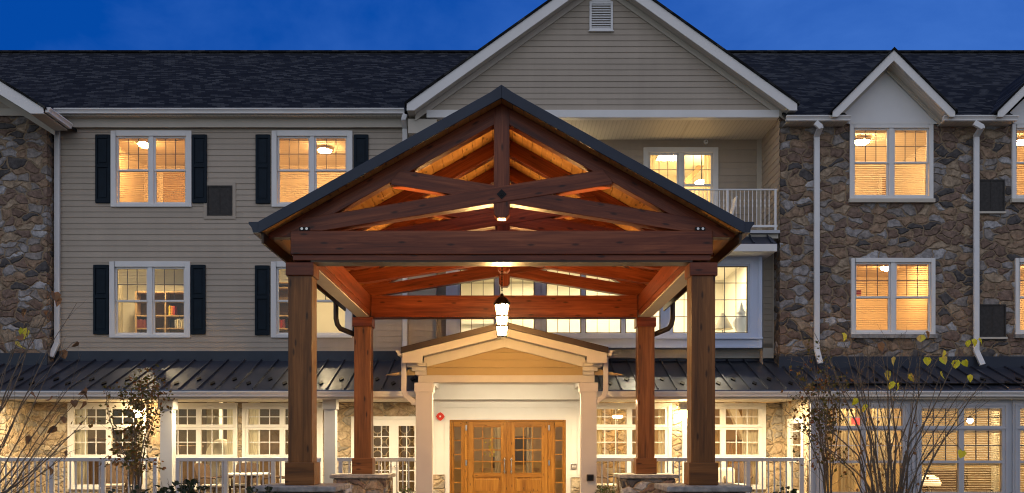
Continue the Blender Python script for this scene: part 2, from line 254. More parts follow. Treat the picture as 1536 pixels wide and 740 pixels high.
# ------------------------------------------------------------------ mesh builder
class MB:
    def __init__(s): s.v = []; s.f = []; s.uv = []
    def face(s, pts, uv=None):
        n = len(s.v); s.v += [tuple(p) for p in pts]; s.f.append(tuple(range(n, n + len(pts))))
        if uv is None:
            a = Vector(pts[0]); e = (Vector(pts[1]) - a); l = e.length or 1; e = e / l
            nn = None
            for k in range(2, len(pts)):
                nn = e.cross(Vector(pts[k]) - a)
                if nn.length > 1e-9: break
            nn = nn.normalized() if nn and nn.length > 1e-9 else Vector((0, 0, 1)); t = nn.cross(e)
            uv = [((Vector(p) - a).dot(e), (Vector(p) - a).dot(t)) for p in pts]
        s.uv.append(uv)
    def solid(s, pts, faces, ld=None):
        """faces of a solid; ld = the direction of the grain"""
        off = rnd.random() * 3
        for f in faces:
            P = [Vector(pts[i]) for i in f]; uv = None
            if ld is not None:
                nn = (P[1] - P[0]).cross(P[2] - P[0]); nn = nn.normalized() if nn.length > 1e-12 else Vector((0, 0, 1))
                t = nn.cross(ld)
                if t.length < .3:
                    t = ld.orthogonal().normalized(); t2 = ld.cross(t); uv = [(p.dot(t2) * .3, p.dot(t)) for p in P]
                else:
                    t.normalize(); uv = [(p.dot(ld), p.dot(t) + off) for p in P]
            s.face(P, uv)
    def box(s, x0, x1, y0, y1, z0, z1, ld=None):
        if x0 > x1: x0, x1 = x1, x0
        if y0 > y1: y0, y1 = y1, y0
        if z0 > z1: z0, z1 = z1, z0
        p = [(x0, y0, z0), (x1, y0, z0), (x1, y1, z0), (x0, y1, z0), (x0, y0, z1), (x1, y0, z1), (x1, y1, z1), (x0, y1, z1)]
        if ld is None:
            d = (x1 - x0, y1 - y0, z1 - z0); k = d.index(max(d)); ld = Vector((k == 0, k == 1, k == 2))
        s.solid(p, [(0, 3, 2, 1), (4, 5, 6, 7), (0, 1, 5, 4), (1, 2, 6, 5), (2, 3, 7, 6), (3, 0, 4, 7)], ld); return s
    def prism(s, poly, a0, a1, axis='Y', ld=None):
        """poly = closed outline; axis Y: (x,z) points, axis X: (y,z) points, axis Z: (x,y)"""
        def P(q, a): return (q[0], a, q[1]) if axis == 'Y' else ((a, q[0], q[1]) if axis == 'X' else (q[0], q[1], a))
        n = len(poly); p = [P(q, a0) for q in poly] + [P(q, a1) for q in poly]
        ar = sum(poly[i][0] * poly[(i + 1) % n][1] - poly[(i + 1) % n][0] * poly[i][1] for i in range(n))
        flip = (ar > 0) if axis in ('X', 'Z') else (ar < 0)
        if a1 < a0: flip = not flip
        fs = [tuple(range(n)), tuple(range(2 * n - 1, n - 1, -1))] + [(i, i + n, (i + 1) % n + n, (i + 1) % n) for i in range(n)]
        if flip: fs = [tuple(reversed(f)) for f in fs]
        s.solid(p, fs, ld); return s
    def bar(s, p0, p1, w, h, up=Vector((0, 0, 1))):
        p0, p1 = Vector(p0), Vector(p1); d = (p1 - p0).normalized(); sd = d.cross(up)
        sd = sd.normalized() if sd.length > 1e-6 else Vector((1, 0, 0)); u = sd.cross(d)
        p = []
        for c in (p0, p1):
            for a, b in ((-1, -1), (1, -1), (1, 1), (-1, 1)): p.append(c + sd * a * w / 2 + u * b * h / 2)
        s.solid(p, [(0, 1, 2, 3), (7, 6, 5, 4), (0, 4, 5, 1), (1, 5, 6, 2), (2, 6, 7, 3), (3, 7, 4, 0)], d); return s
    def tube(s, pts, rad, n=6):
        pts = [Vector(p) for p in pts]; m = len(pts); base = len(s.v)
        if not hasattr(rad, '__len__'): rad = [rad] * m
        ref = Vector((.31, .87, .38)).normalized()
        for i, p in enumerate(pts):
            d = (pts[min(i + 1, m - 1)] - pts[max(i - 1, 0)]); d = d.normalized() if d.length > 1e-9 else Vector((0, 0, 1))
            a = d.cross(ref)
            if a.length < 1e-3: a = d.orthogonal()
            a.normalize(); b = d.cross(a)
            for k in range(n):
                t = 2 * math.pi * k / n; s.v.append(tuple(p + (a * math.cos(t) + b * math.sin(t)) * rad[i]))
        for i in range(m - 1):
            for k in range(n):
                f = (base + i * n + k, base + i * n + (k + 1) % n, base + (i + 1) * n + (k + 1) % n, base + (i + 1) * n + k)
                s.f.append(f); s.uv.append([(0, 0), (.05, 0), (.05, .1), (0, .1)])
        for e in (0, m - 1):
            f = tuple(base + e * n + k for k in range(n)); s.f.append(f if e else tuple(reversed(f))); s.uv.append([(0, 0)] * n)
        return s
    def lathe(s, prof, c, n=20):
        c = Vector(c); base = len(s.v); m = len(prof)
        for (r, z) in prof:
            for k in range(n):
                t = 2 * math.pi * k / n; s.v.append((c.x + r * math.cos(t), c.y + r * math.sin(t), c.z + z))
        for i in range(m - 1):
            for k in range(n):
                s.f.append((base + i * n + k, base + i * n + (k + 1) % n, base + (i + 1) * n + (k + 1) % n, base + (i + 1) * n + k)); s.uv.append([(0, 0), (.05, 0), (.05, .1), (0, .1)])
        return s
    def build(s, name, mat, parent=None, bevel=0, smooth=False, origin=None):
        if not s.v: return None
        me = bpy.data.meshes.new(name)
        xs = [v[0] for v in s.v]; ys = [v[1] for v in s.v]; zs = [v[2] for v in s.v]
        o3 = Vector(origin) if origin else Vector(((min(xs) + max(xs)) / 2, (min(ys) + max(ys)) / 2, min(zs)))
        me.from_pydata([(v[0] - o3.x, v[1] - o3.y, v[2] - o3.z) for v in s.v], [], s.f)
        uvl = me.uv_layers.new(name='UVMap'); k = 0
        for u in s.uv:
            for q in u: uvl.data[k].uv = q; k += 1
        me.materials.append(MATS[mat])
        if smooth:
            for p in me.polygons: p.use_smooth = True
        o = bpy.data.objects.new(name, me); COL.objects.link(o)
        if parent is not None:
            o.parent = parent; o.location = o3 - Vector(WL[parent.name])
        else: o.location = o3
        WL[o.name] = tuple(o3)
        if bevel:
            mm = me
            md = o.modifiers.new('bevel', 'BEVEL'); md.width = bevel; md.segments = 2; md.limit_method = 'ANGLE'; md.angle_limit = R(40)
            weld(me)
        return o
WL = {}
import bmesh
def weld(me):
    b = bmesh.new(); b.from_mesh(me); bmesh.ops.remove_doubles(b, verts=b.verts, dist=.0004); b.to_mesh(me); b.free()
def tag(o, label=None, cat=None, group=None, kind=None):
    if label: o['label'] = label
    if cat: o['category'] = cat
    if group: o['group'] = group
    if kind: o['kind'] = kind
    return o
def thing(name, label, cat, loc, group=None):
    o = bpy.data.objects.new(name, None); COL.objects.link(o); o.location = loc; o.empty_display_size = .2
    WL[o.name] = tuple(loc); return tag(o, label, cat, group)
def lamp(name, kind, loc, power, col, parent, size=.1, aim=None, spot=None, blend=.6):
    l = bpy.data.lights.new(name, kind); l.energy = power; l.color = col
    if kind == 'AREA': l.shape = 'DISK'; l.size = size
    else: l.shadow_soft_size = size
    if kind == 'SPOT': l.spot_size = R(spot); l.spot_blend = blend
    o = bpy.data.objects.new(name, l); COL.objects.link(o); o.parent = parent
    o.location = Vector(loc) - Vector(WL[parent.name])
    if aim is not None: o.rotation_euler = (Vector(aim) - Vector(loc)).to_track_quat('-Z', 'Y').to_euler()
    return o
WARM = (1, .56, .22); CREAM = (1, .74, .40); ORANGE = (1, .50, .16)

# wall with holes ---------------------------------------------------------------------------------
wrnd = random.Random(99)
def spans(a, b, holes):
    out = [(a, b)]
    for h0, h1 in holes:
        nx = []
        for p, q in out:
            if h1 <= p or h0 >= q: nx.append((p, q)); continue
            if h0 > p: nx.append((p, h0))
            if h1 < q: nx.append((h1, q))
        out = nx
    return [t for t in out if t[1] - t[0] > 1e-4]
def wall(mb, P, lo, hi, z0, z1, holes=(), pitch=None, t=.015):
    """P(u, d, z) -> point, d = how far it stands proud; lo/hi = edge positions as functions of z"""
    lo_ = lo if callable(lo) else (lambda z: lo); hi_ = hi if callable(hi) else (lambda z: hi)
    br = {z0, z1}
    if pitch:
        k = 0
        while z0 + k * pitch < z1: br.add(z0 + k * pitch); k += 1
    for h in holes:
        for z in (h[2], h[3]):
            if z0 < z < z1: br.add(z)
    br = sorted(br)
    for a, b in zip(br, br[1:]):
        if b - a < 1e-5: continue
        zm = (a + b) / 2; hs = [(h[0], h[1]) for h in holes if h[2] < zm < h[3]]
        if pitch:
            k = math.floor((zm - z0) / pitch); c0 = z0 + k * pitch
            da = t * (1 - (a - c0) / pitch); db = t * (1 - (b - c0) / pitch) if b - c0 < pitch - 1e-6 else 0.0
        else: da = db = 0
        sp = spans(lo_(zm), hi_(zm), hs)
        if pitch and pitch < .15:
            s2 = []
            for p, q in sp:
                c = p
                while q - c > 5.0: n_ = c + wrnd.uniform(2.2, 3.9); s2.append((c, n_)); c = n_
                s2.append((c, q))
            sp = s2
        for i, (p, q) in enumerate(sp):
            pa = lo_(a) if abs(p - lo_(zm)) < 1e-9 else p; pb = lo_(b) if abs(p - lo_(zm)) < 1e-9 else p
            qa = hi_(a) if abs(q - hi_(zm)) < 1e-9 else q; qb = hi_(b) if abs(q - hi_(zm)) < 1e-9 else q
            pts = [P(pa, da, a), P(qa, da, a), P(qb, db, b), P(pb, db, b)]
            mb.face(pts, [(pa, a), (qa, a), (qb, b), (pb, b)])
            if pitch and abs(a - c0) < 1e-6: mb.face([P(pa, 0, a), P(qa, 0, a), P(qa, da, a), P(pa, da, a)])
    return mb
def front(Y): return lambda u, d, z: (u, Y - d, z)
def facing_left(Xp): return lambda u, d, z: (Xp - d, u, z)      # normal towards -x
def facing_right(Xp): return lambda u, d, z: (Xp + d, u, z)

# planes -----------------------------------------------------------------------------------------
YW = F / 61.5           # main wall (clapboard, veranda back wall, entrance)
YS = F / 63.07          # stone wall on the right
YSL = F / 62.5          # stone wall on the left
YG = F / 63.2           # face of the central gable
YBK = F / 59.0          # back of the balcony
YE = F / 68.3           # veranda eave
YR = F / 67.3           # veranda railing
YSUN = F / 67.6         # sunroom front
YBAY = F / 62.8         # front of the wide bay window
YP = 20.35              # portico column face
CX = X(752.5, 14.2)     # centre line of the canopy

# ================================================================== SETTING
MB().box(-150, 150, -60, 200, -.4, 0).build('ground', 'asphalt'); tag(bpy.data.objects['ground'], kind='structure')
tag(MB().box(-9, 9, 8, 20.9, .0, .012).build('driveway', 'paving'), kind='structure')
tag(MB().box(-13, 13, 20.9, YW, .0, .15).build('terrace', 'deck'), kind='structure')
tag(MB().box(-16, -3.6, 9.0, 20.85, .013, .06).build('planting_bed', 'mulch'), kind='structure')
tag(MB().box(3.4, 16, 9.0, 20.85, .013, .06).build('planting_bed', 'mulch'), kind='structure')

# ================================================================== BUILDING
BLD = thing('lodge_building', 'three storey beige clapboard and fieldstone residence with lit windows and dark roofs', 'building', (0, 24, 0))
ROOMS = []
def room(x0, x1, y0, y1, z0, z1, mat):
    m = MB()
    m.face([(x0, y1, z0), (x1, y1, z0), (x1, y1, z1), (x0, y1, z1)]); m.face([(x0, y0, z0), (x0, y1, z0), (x0, y1, z1), (x0, y0, z1)])
    m.face([(x1, y0, z0), (x1, y1, z0), (x1, y1, z1), (x1, y0, z1)]); m.face([(x0, y0, z1), (x1, y0, z1), (x1, y1, z1), (x0, y1, z1)])
    m.face([(x0, y0, z0), (x1, y0, z0), (x1, y1, z0), (x0, y1, z0)])
    # back of the front wall is the outer wall itself
    return m.build('room', mat, BLD)
def grid(mb, x0, x1, z0, z1, nc, nr, y0, y1, w=.018):
    for i in range(1, nc): x = x0 + (x1 - x0) * i / nc; mb.box(x - w/2, x + w/2, y0, y1, z0, z1)
    for i in range(1, nr): z = z0 + (z1 - z0) * i / nr; mb.box(x0, x1, y0 - .001, y1 + .001, z - w/2, z + w/2)
def frame(mb, x0, x1, y0, y1, z0, z1, w, wb=None, wt=None):
    wb = wb if wb is not None else w; wt = wt if wt is not None else w
    mb.box(x0, x0 + w, y0, y1, z0, z1); mb.box(x1 - w, x1, y0, y1, z0, z1)
    mb.box(x0 + w, x1 - w, y0, y1, z0, z0 + wb); mb.box(x0 + w, x1 - w, y0, y1, z1 - wt, z1)
def pane(x0, x1, y, z0, z1, par): MB().face([(x0, y, z0), (x1, y, z0), (x1, y, z1), (x0, y, z1)]).build('pane', 'glass', par) if False else _pane(x0, x1, y, z0, z1, par)
def _pane(x0, x1, y, z0, z1, par):
    m = MB(); m.face([(x0, y, z0), (x1, y, z0), (x1, y, z1), (x0, y, z1)]); return m.build('pane', 'glass', par)
def blind(x0, x1, y, z0, z1, par, tilt=-.12, pitch=.052, mat='blind'):
    m = MB(); k = 0; w = .049; a = tilt
    z = z1 - .05
    m.box(x0, x1, y - .025, y + .025, z1 - .045, z1)
    while z > z0 + .01:
        dy, dz = w / 2 * math.cos(a), w / 2 * math.sin(a)
        m.face([(x0, y - dy, z - dz), (x1, y - dy, z - dz), (x1, y + dy, z + dz), (x0, y + dy, z + dz)]); z -= pitch
    return m.build('blind', mat, par)
HOLES = {}
def twin_window(key, x0, y0, x1, y1, Y, blinds=True, cas=8, sill=None, tilt=-.12, lower=0.0, casmat='trim', upto=None):
    """double-hung pair; px rectangle of its outer casing on wall plane Y"""
    a, b, c, d = X(x0, Y), X(x1, Y), Z(y1, Y), Z(y0, Y); k = Y / F
    w = MB(); frame(w, a, b, Y - .05, Y + .02, c, d, cas * k, wb=(5 * k if sill is None else 4 * k))
    win = w.build('window', casmat, BLD, bevel=.006)
    ai, bi, ci, di = a + cas * k, b - cas * k, c + (5 if sill is None else 4) * k, d - cas * k
    s = MB(); mid = (ai + bi) / 2; mw = 3.2 * k; sw = 3.0 * k
    s.box(mid - mw, mid + mw, Y - .03, Y + .04, ci, di)
    zc = ci + (di - ci) * .50
    for (p, q) in ((ai, mid - mw), (mid + mw, bi)):
        frame(s, p, q, Y + .005, Y + .045, zc - .02, di, sw * .9); frame(s, p, q, Y + .03, Y + .07, ci, zc + .02, sw)
    s.build('sash_frame', 'white', win, bevel=.004)
    g = MB()
    for (p, q) in ((ai, mid - mw), (mid + mw, bi)):
        u0, u1 = p + sw * .9, q - sw * .9
        grid(g, u0, u1, zc + .03, di - sw, 3, 2, Y + .028, Y + .036, .016)
        _pane(u0 - .01, u1 + .01, Y + .032 - .006, zc, di - sw * .5, win); _pane(p + sw * .5, q - sw * .5, Y + .052, ci + sw * .5, zc + .03, win)
    g.build('muntins', 'muntin', win)
    if blinds: blind(ai + .02, bi - .02, Y + .13, ci + .02 + lower, di - .01, win, tilt)
    if sill:
        m = MB(); m.box(a - .03, b + .03, Y - .09, Y + .02, c - 6 * k, c - .002); m.build('window_sill', sill, BLD, bevel=.008)
    HOLES.setdefault(key, []).append((a + .03, b - .03, c + .02, d - .03))
    return win, (ai, bi, ci, di)
def shutter(x0, x1, y0, y1, Y):
    a, b, c, d = X(x0, Y), X(x1, Y), Z(y1, Y), Z(y0, Y)
    m = MB(); st = .055; frame(m, a, b, Y - .055, Y - .016, c, d, st, wb=.09, wt=.09); zm = c + (d - c) * .54
    m.box(a + st, b - st, Y - .055, Y - .016, zm - .04, zm + .04)
    for (p, q) in ((c + .09, zm - .04), (zm + .04, d - .09)):
        m.box(a + st, b - st, Y - .036, Y - .016, p, q); m.box(a + st + .03, b - st - .03, Y - .048, Y - .03, p + .04, q - .04)
    m.build('shutter', 'shutter', BLD, bevel=.006)
def vent_grille(x0, x1, y0, y1, Y, border=0, sill=False):
    a, b, c, d = X(x0, Y), X(x1, Y), Z(y1, Y), Z(y0, Y); m = MB()
    frame(m, a, b, Y - .04, Y + .03, c, d, .03); m.box((a+b)/2 - .008, (a+b)/2 + .008, Y - .03, Y, c + .03, d - .03)
    m.box(a + .02, b - .02, Y - .022, Y + .02, c + .02, d - .02)
    g = m.build('vent_grille', 'grille', BLD)
    if border:
        e = border * Y / F; t = MB(); frame(t, a - e, b + e, Y - .03, Y + .01, c - e, d + e, e - .002); t.build('grille_trim', 'siding', g)
    if sill: MB().box(a - .02, b + .02, Y - .07, Y - .002, c - .05, c - .003).build('grille_sill', 'trim_cream', g)

# --- windows of the clapboard wall
w1, r1 = twin_window('W', 167, 197, 288, 311, YW); w2, r2 = twin_window('W', 408, 197, 529, 311, YW)
w3, r3 = twin_window('W', 165, 393, 286, 507, YW, blinds=False); w4, r4 = twin_window('W', 407, 393, 528, 507, YW, blinds=False)
for a in ((144, 166, 203, 305), (289, 311, 203, 305), (384, 406, 203, 306), (531, 553, 203, 306), (141, 164, 398, 502), (287, 309, 398, 502), (383, 405, 399, 503), (530, 552, 399, 503)): shutter(*a, YW)
vent_grille(311, 349, 279, 324, YW, border=5)

# --- clapboard wall with its openings, up to the eave
ZE = H + 505 / 62.3; YEV = F / 62.3       # main eave
zr = Z(541, YW)                           # top of the veranda roof
m = MB(); wall(m, front(YW), X(72, YW), X(672, YW), zr - .1, Z(190, YW), HOLES['W'], pitch=.138)
m.build('clapboard_wall', 'siding', BLD)
k = YW / F
MB().box(X(70, YW), X(77.5, YW), YW - .06, YW + .02, zr, Z(192, YW)).build('corner_board', 'trim_cream', BLD, bevel=.005)
# frieze, soffit, gutter along the eave
m = MB(); m.box(X(70, YW), X(650, YW), YW - .10, YW - .02, Z(193, YW), Z(179, YW)); m.box(X(70, YW), X(650, YW), YW - .12, YW - .02, Z(193.5, YW), Z(192, YW)); m.build('frieze_board', 'trim_cream', BLD, bevel=.006)
m = MB(); m.box(X(70, YW), X(650, YW), YEV, YW + .05, ZE - .12, ZE - .10); m.build('eave_soffit', 'soffit_x', BLD)
def gutter_x(x0, x1, Y, zt, mat, s=1.0, nm='gutter', par=None):
    pr = [(0, 0), (-.125, 0), (-.125, -.025), (-.105, -.045), (-.085, -.075), (-.08, -.115), (0, -.115)]
    return MB().prism([(Y + a * s, zt + b * s) for a, b in pr], x0, x1, 'X').build(nm, mat, par or BLD, bevel=.004)
def gutter_y(y0, y1, xb, zt, sgn, mat, par, s=1.0):
    pr = [(0, 0), (.125, 0), (.125, -.025), (.105, -.045), (.085, -.075), (.08, -.115), (0, -.115)]
    return MB().prism([(xb + sgn * a * s, zt + b * s) for a, b in pr], y0, y1, 'Y').build('gutter', mat, par, bevel=.004)
gutter_x(X(84, YEV), X(607, YEV), YEV, ZE + .02, 'trim')
def downspout(pts, mat, par=None, w=.085, d=.065):
    m = MB(); pts = [Vector(p) for p in pts]
    for p, q in zip(pts, pts[1:]):
        e = (q - p).normalized() * .02
        m.bar(p - e, q + e, d, w, up=Vector((0, 1, 0)) if abs((q - p).normalized().y) < .8 else Vector((0, 0, 1)))
    return m.build('downspout', mat, par or BLD, bevel=.012)
def dsp_front(px, ytop, ybot, Yg, Yw, kick, w=.15):
    """downspout from a gutter to the veranda roof; kick = sideways shoe at the foot, in px"""
    k = Yw / F; x = X(px, Yw); yy = Yw - .075
    downspout([(X(px, Yg) - kick * .004, Yg - .05, Z(ytop, Yg)), (x - kick * .003, Yg - .05, Z(ytop + 6, Yg)), (x, yy, Z(ytop + 20, Yw)), (x, yy, Z(ybot - 20, Yw)), (x + kick * k, yy - .1, Z(ybot, Yw - .1))], 'white', w=.075, d=w)
dsp_front(88, 174, 535, YEV, YW, -6, .13); dsp_front(608, 174, 533, YEV, YW, 0, .12)

# --- main roof
YRG = 28.4; ZRG = H + 11.84
def slab(mb, a, b, c, d, th=.06):
    """sloping sheet a-b along the eave, d-c along the ridge, uv in metres"""
    a, b, c, d = map(Vector, (a, b, c, d)); ln = (d - a).length
    mb.face([a, b, c, d], [(a.x + a.y * .37, 0), (b.x + b.y * .37, 0), (c.x + c.y * .37, ln), (d.x + d.y * .37, ln)])
    n = Vector((0, 0, -th)); mb.face([d + n, c + n, b + n, a + n]); mb.face([a + n, b + n, b, a]); mb.face([b + n, c + n, c, b]); mb.face([c + n, d + n, d, c]); mb.face([d + n, a + n, a, d])
YEV2 = F / 64.0; ZE2 = H + 495 / 64.0
m = MB(); xm = X(903, YG)
slab(m, (-18.4, YEV - .04, ZE + .01), (xm, YEV - .04, ZE + .01), (xm, YRG, ZRG), (-18.4, YRG, ZRG))
def rz(y): return ZE2 + .01 + (ZRG - ZE2 - .01) * (y - YEV2 + .04) / (YRG - YEV2 + .04)
for a_, b_, y_ in ((xm, X(1172, YG), 23.6), (X(1172, YG), X(1272, YEV2), YEV2 - .04), (X(1272, YEV2), X(1415, YEV2), YS + .12), (X(1415, YEV2), X(1522, YEV2), YEV2 - .04), (X(1522, YEV2), 18.4, YS + .12)):
    slab(m, (a_, y_, rz(y_)), (b_, y_, rz(y_)), (b_, YRG, ZRG), (a_, YRG, ZRG))
slab(m, (18.4, 2 * YRG - YEV, ZE), (-18.4, 2 * YRG - YEV, ZE), (-18.4, YRG, ZRG), (18.4, YRG, ZRG))
m.build('shingle_roof', 'shingle', BLD)
m = MB(); m.box(-18.4, 18.4, YRG - .09, YRG + .09, ZRG - .03, ZRG + .035); m.build('ridge_cap', 'shingle', BLD)
# closed end and rear walls
m = MB(); m.box(-18.2, -18, YW + .2, 33.9, 0, ZE); m.box(18, 18.2, YW + .2, 33.9, 0, ZE2); m.box(-18.2, 18.2, 33.7, 33.9, 0, ZE); m.build('outer_wall', 'siding', BLD)

# --- gables (barge boards, soffit, roof)
def gable(cx, Yf, Yw, za, sl, hw, bh, cut, back, wallfn, mat='trim', roofmat='shingle', fr=.14):
    for sg in (-1, 1):
        ze = za - sl * hw
        kx = max(.02, (bh - cut) / sl)
        pl = [(cx, za - .03), (cx + sg * hw, ze - .03), (cx + sg * hw, ze - cut), (cx + sg * (hw - kx), ze - cut), (cx, za - bh)]
        MB().prism(pl, Yf, Yf + .04, 'Y').build('barge_board', mat, BLD, bevel=.006)
        # return that boxes the foot of the rake back to the wall
        MB().box(cx + sg * (hw - kx - .02), cx + sg * (hw - .004), Yf + .042, Yw, ze - cut + .004, ze - cut + .03).build('rake_return', 'trim_cream', BLD)
        m = MB(); zo = bh - .02
        a, b = cx + sg * (hw - kx), cx
        m.face([(a, Yf + .041, za - sl * (hw - kx) - zo + .02), (b, Yf + .041, za - zo + .02), (b, Yw, za - zo + .02), (a, Yw, za - sl * (hw - kx) - zo + .02)]); m.build('rake_soffit', 'soffit_y', BLD)
        f = MB(); f.prism([(cx, za - zo + .015), (a, za - sl * (hw - kx) - zo + .015), (a - sg * .0, za - sl * (hw - kx) - zo - fr), (cx, za - zo - fr)], Yw - .045, Yw - .018, 'Y'); f.build('rake_frieze', 'trim_cream', BLD)
        # roof slope
        m = MB(); e = .05
        s0, s1 = (cx + sg * (hw + e), Yf - .03, ze - sl * e + .03), (cx + sg * (hw + e), back, ze - sl * e + .03)
        t1, t0 = (cx, back, za + .03), (cx, Yf - .03, za + .03)
        slab(m, s1, s0, t0, t1) if sg < 0 else slab(m, s0, s1, t1, t0)
        m.build('gable_roof', roofmat, BLD)
    wallfn()
# central gable over the balcony
GYF = F / 64.3; ga = H + 726 / 64.3; gcx = X(903, GYF); ghw = 293 / 64.3
apz = Z(-16, YG)
zb = Z(166, YG)
def central_wall():
    m = MB(); sl = .72; cx = X(902, YG)
    wall(m, front(YG), lambda z: cx - (apz + .12 - z) / sl, lambda z: cx + (apz + .12 - z) / sl, zb, apz + .1, (), pitch=.138)
    m.build('gable_wall', 'siding', BLD)
    MB().box(X(640, YG), X(1168, YG), YG - .05, YG + .15, Z(177.5, YG), Z(166, YG)).build('gable_beam', 'trim', BLD, bevel=.006)
gable(gcx, GYF, YG, ga, .712, ghw, .31, .19, 28.2, central_wall)
# louvred attic vent
vx0, vx1, vz0, vz1 = X(884, YG), X(919, YG), Z(47, YG), Z(4, YG)
m = MB(); frame(m, vx0, vx1, YG - .06, YG - .012, vz0, vz1, .05)
arc = [(vx0 + (vx1 - vx0) * i / 10, vz1 - .003 + .08 * math.sin(math.pi * i / 10)) for i in range(11)]; m.prism(arc, YG - .06, YG - .012, 'Y')
for i in range(10):
    z = vz0 + .06 + i * (vz1 - vz0 - .1) / 10; m.face([(vx0 + .05, YG - .058, z), (vx1 - .05, YG - .058, z), (vx1 - .05, YG - .02, z + .05), (vx0 + .05, YG - .02, z + .05)])
m.box(vx0 - .02, vx1 + .02, YG - .075, YG - .012, vz0 - .03, vz0 - .001); m.build('attic_vent', 'white', BLD)
# stub of wall, boxed eave below the left foot of the gable
MB().box(X(612, YG), X(655, YG), YG + .0, YW - .03, Z(200, YG), Z(178.5, YG)).build('eave_box', 'trim_cream', BLD)

# --- balcony
zf = Z(347, YG)
zc0 = Z(177, YG)
m = MB(); m.box(X(640, YG), X(1169, YG), YG + .152, YBK, zc0, zc0 + .05); m.build('balcony_ceiling', 'soffit_x', BLD)
MB().box(X(1019, YBK) - .02, X(1019, YBK) + .02, YG + .2, YBK - .01, zc0 - .006, zc0 - .001).build('ceiling_batten', 'trim_cream', BLD)
bw, br_ = twin_window('B', 965, 222, 1077, 330, YBK, blinds=False)
m = MB(); wall(m, front(YBK), X(640, YG), X(1141, YBK), zf - .2, zc0, HOLES['B'], pitch=.165); m.build('balcony_wall', 'siding', BLD)
m = MB(); wall(m, facing_left(X(1169.5, YG)), YG - .02, YBK, zf - .2, zc0, (), pitch=.165); m.build('balcony_side_wall', 'siding', BLD)
MB().box(X(1141, YBK) - .1, X(1141, YBK) + .03, YBK - .03, YBK - .001, zf, zc0).build('corner_board', 'trim_cream', BLD)
m = MB(); m.box(X(640, YG), X(1168, YG), YG - .12, YBK, zf - .07, zf); m.build('balcony_floor', 'blue_gray', BLD)
MB().box(X(640, YG), X(1167, YG), YG - .02, YG + .1, Z(358, YG), zf - .072).build('balcony_fascia', 'trim_cream', BLD)

# --- wide bay window on the second floor
yb = YBAY
BAYP = [(690, 742), (749, 802), (819, 872), (878, 932), (938, 991), (1009, 1062), (1070, 1122)]
zt, zl = Z(399, yb), Z(500, yb)
m = MB(); bx0, bx1 = X(669, yb), X(1143, yb)
hol = [(X(a, yb), X(b, yb), zl, zt) for a, b in BAYP]
wall(m, front(yb), bx0, bx1, Z(522, yb), Z(378, yb), hol)
for h in hol:   # deep reveals
    m.face([(h[0], yb, h[2]), (h[0], yb + .1, h[2]), (h[0], yb + .1, h[3]), (h[0], yb, h[3])]); m.face([(h[1], yb, h[2]), (h[1], yb + .1, h[2]), (h[1], yb + .1, h[3]), (h[1], yb, h[3])])
    m.face([(h[0], yb, h[2]), (h[1], yb, h[2]), (h[1], yb + .1, h[2]), (h[0], yb + .1, h[2])]); m.face([(h[0], yb, h[3]), (h[1], yb, h[3]), (h[1], yb + .1, h[3]), (h[0], yb + .1, h[3])])
m.box(bx0, bx0 + .02, yb + .001, YW + .1, Z(522, yb), Z(378, yb)); m.box(bx1 - .02, bx1, yb + .001, YW + .1, Z(522, yb), Z(378, yb)); m.box(bx0, bx1, yb + .001, YW + .1, Z(522, yb), Z(522, yb) + .05)
bay = m.build('bay_window', 'bay_blue_cast', BLD)
t = MB(); k = yb / F
for a, b in ((683, 809), (812, 998), (1002, 1129)): frame(t, X(a, yb), X(b, yb), yb - .025, yb - .001, Z(506, yb), Z(392, yb), 5 * k)
t.box(bx0 - .01, bx1 + .01, yb - .06, yb - .001, Z(509, yb), Z(506.3, yb)); frame(t, bx0, bx1, yb - .02, yb - .001, Z(522, yb), Z(380, yb), 6 * k, wb=3 * k)
t.build('bay_trim', 'bay_blue_cast', bay, bevel=.005)
g = MB()
for h in hol:
    frame(g, h[0], h[1], yb + .03, yb + .07, h[2], h[3], .025); grid(g, h[0], h[1], h[2], h[3], 3, 4, yb + .045, yb + .055, .016); _pane(h[0], h[1], yb + .06, h[2], h[3], bay)
g.build('muntins', 'muntin', bay)
m = MB(); m.box(bx0 - .05, X(1167, yb), YW - .10, YW + .02, Z(538, YW), Z(523, YW)); m.build('skirt_board', 'trim_cream', BLD)
m = MB(); wall(m, front(YW), X(1136, YW), X(1169, YW), Z(540, YW), Z(375, YW), (), pitch=.138); wall(m, front(YW), X(640, YW), X(672, YW), Z(540, YW), Z(375, YW), (), pitch=.138)
wall(m, front(YW), X(640, YW), X(1169, YW), Z(540, YW), Z(516, YW), (), pitch=.138); m.build('clapboard_wall', 'siding', BLD)
MB().box(X(1159, YW), X(1167.5, YW), YW - .05, YW + .01, Z(530, YW), Z(378, YW)).build('corner_board', 'trim_cream', BLD)
# its small metal roof
ye = F / 64.5; m = MB(); x1 = X(1166, ye)
slab(m, (X(650, ye), ye, Z(366, ye)), (x1, ye, Z(366, ye)), (x1 - .05, YG + .12, Z(350, YG)), (X(650, ye), YG + .12, Z(350, YG)), .03)
for i in range(18): xx = x1 - .12 - i * .42; m.bar((xx, ye - .01, Z(366, ye) + .02), (xx, YG + .1, Z(350, YG) + .02), .025, .035)
m.build('bay_roof', 'metal_roof', BLD)
m = MB(); m.box(X(650, ye), x1 - .01, ye - .02, ye + .03, Z(377.5, ye), Z(366.5, ye)); m.box(X(650, ye), x1 - .03, ye + .03, YW, Z(377.5, ye), Z(377.5, ye) + .02); m.build('bay_cornice', 'trim', BLD, bevel=.004)

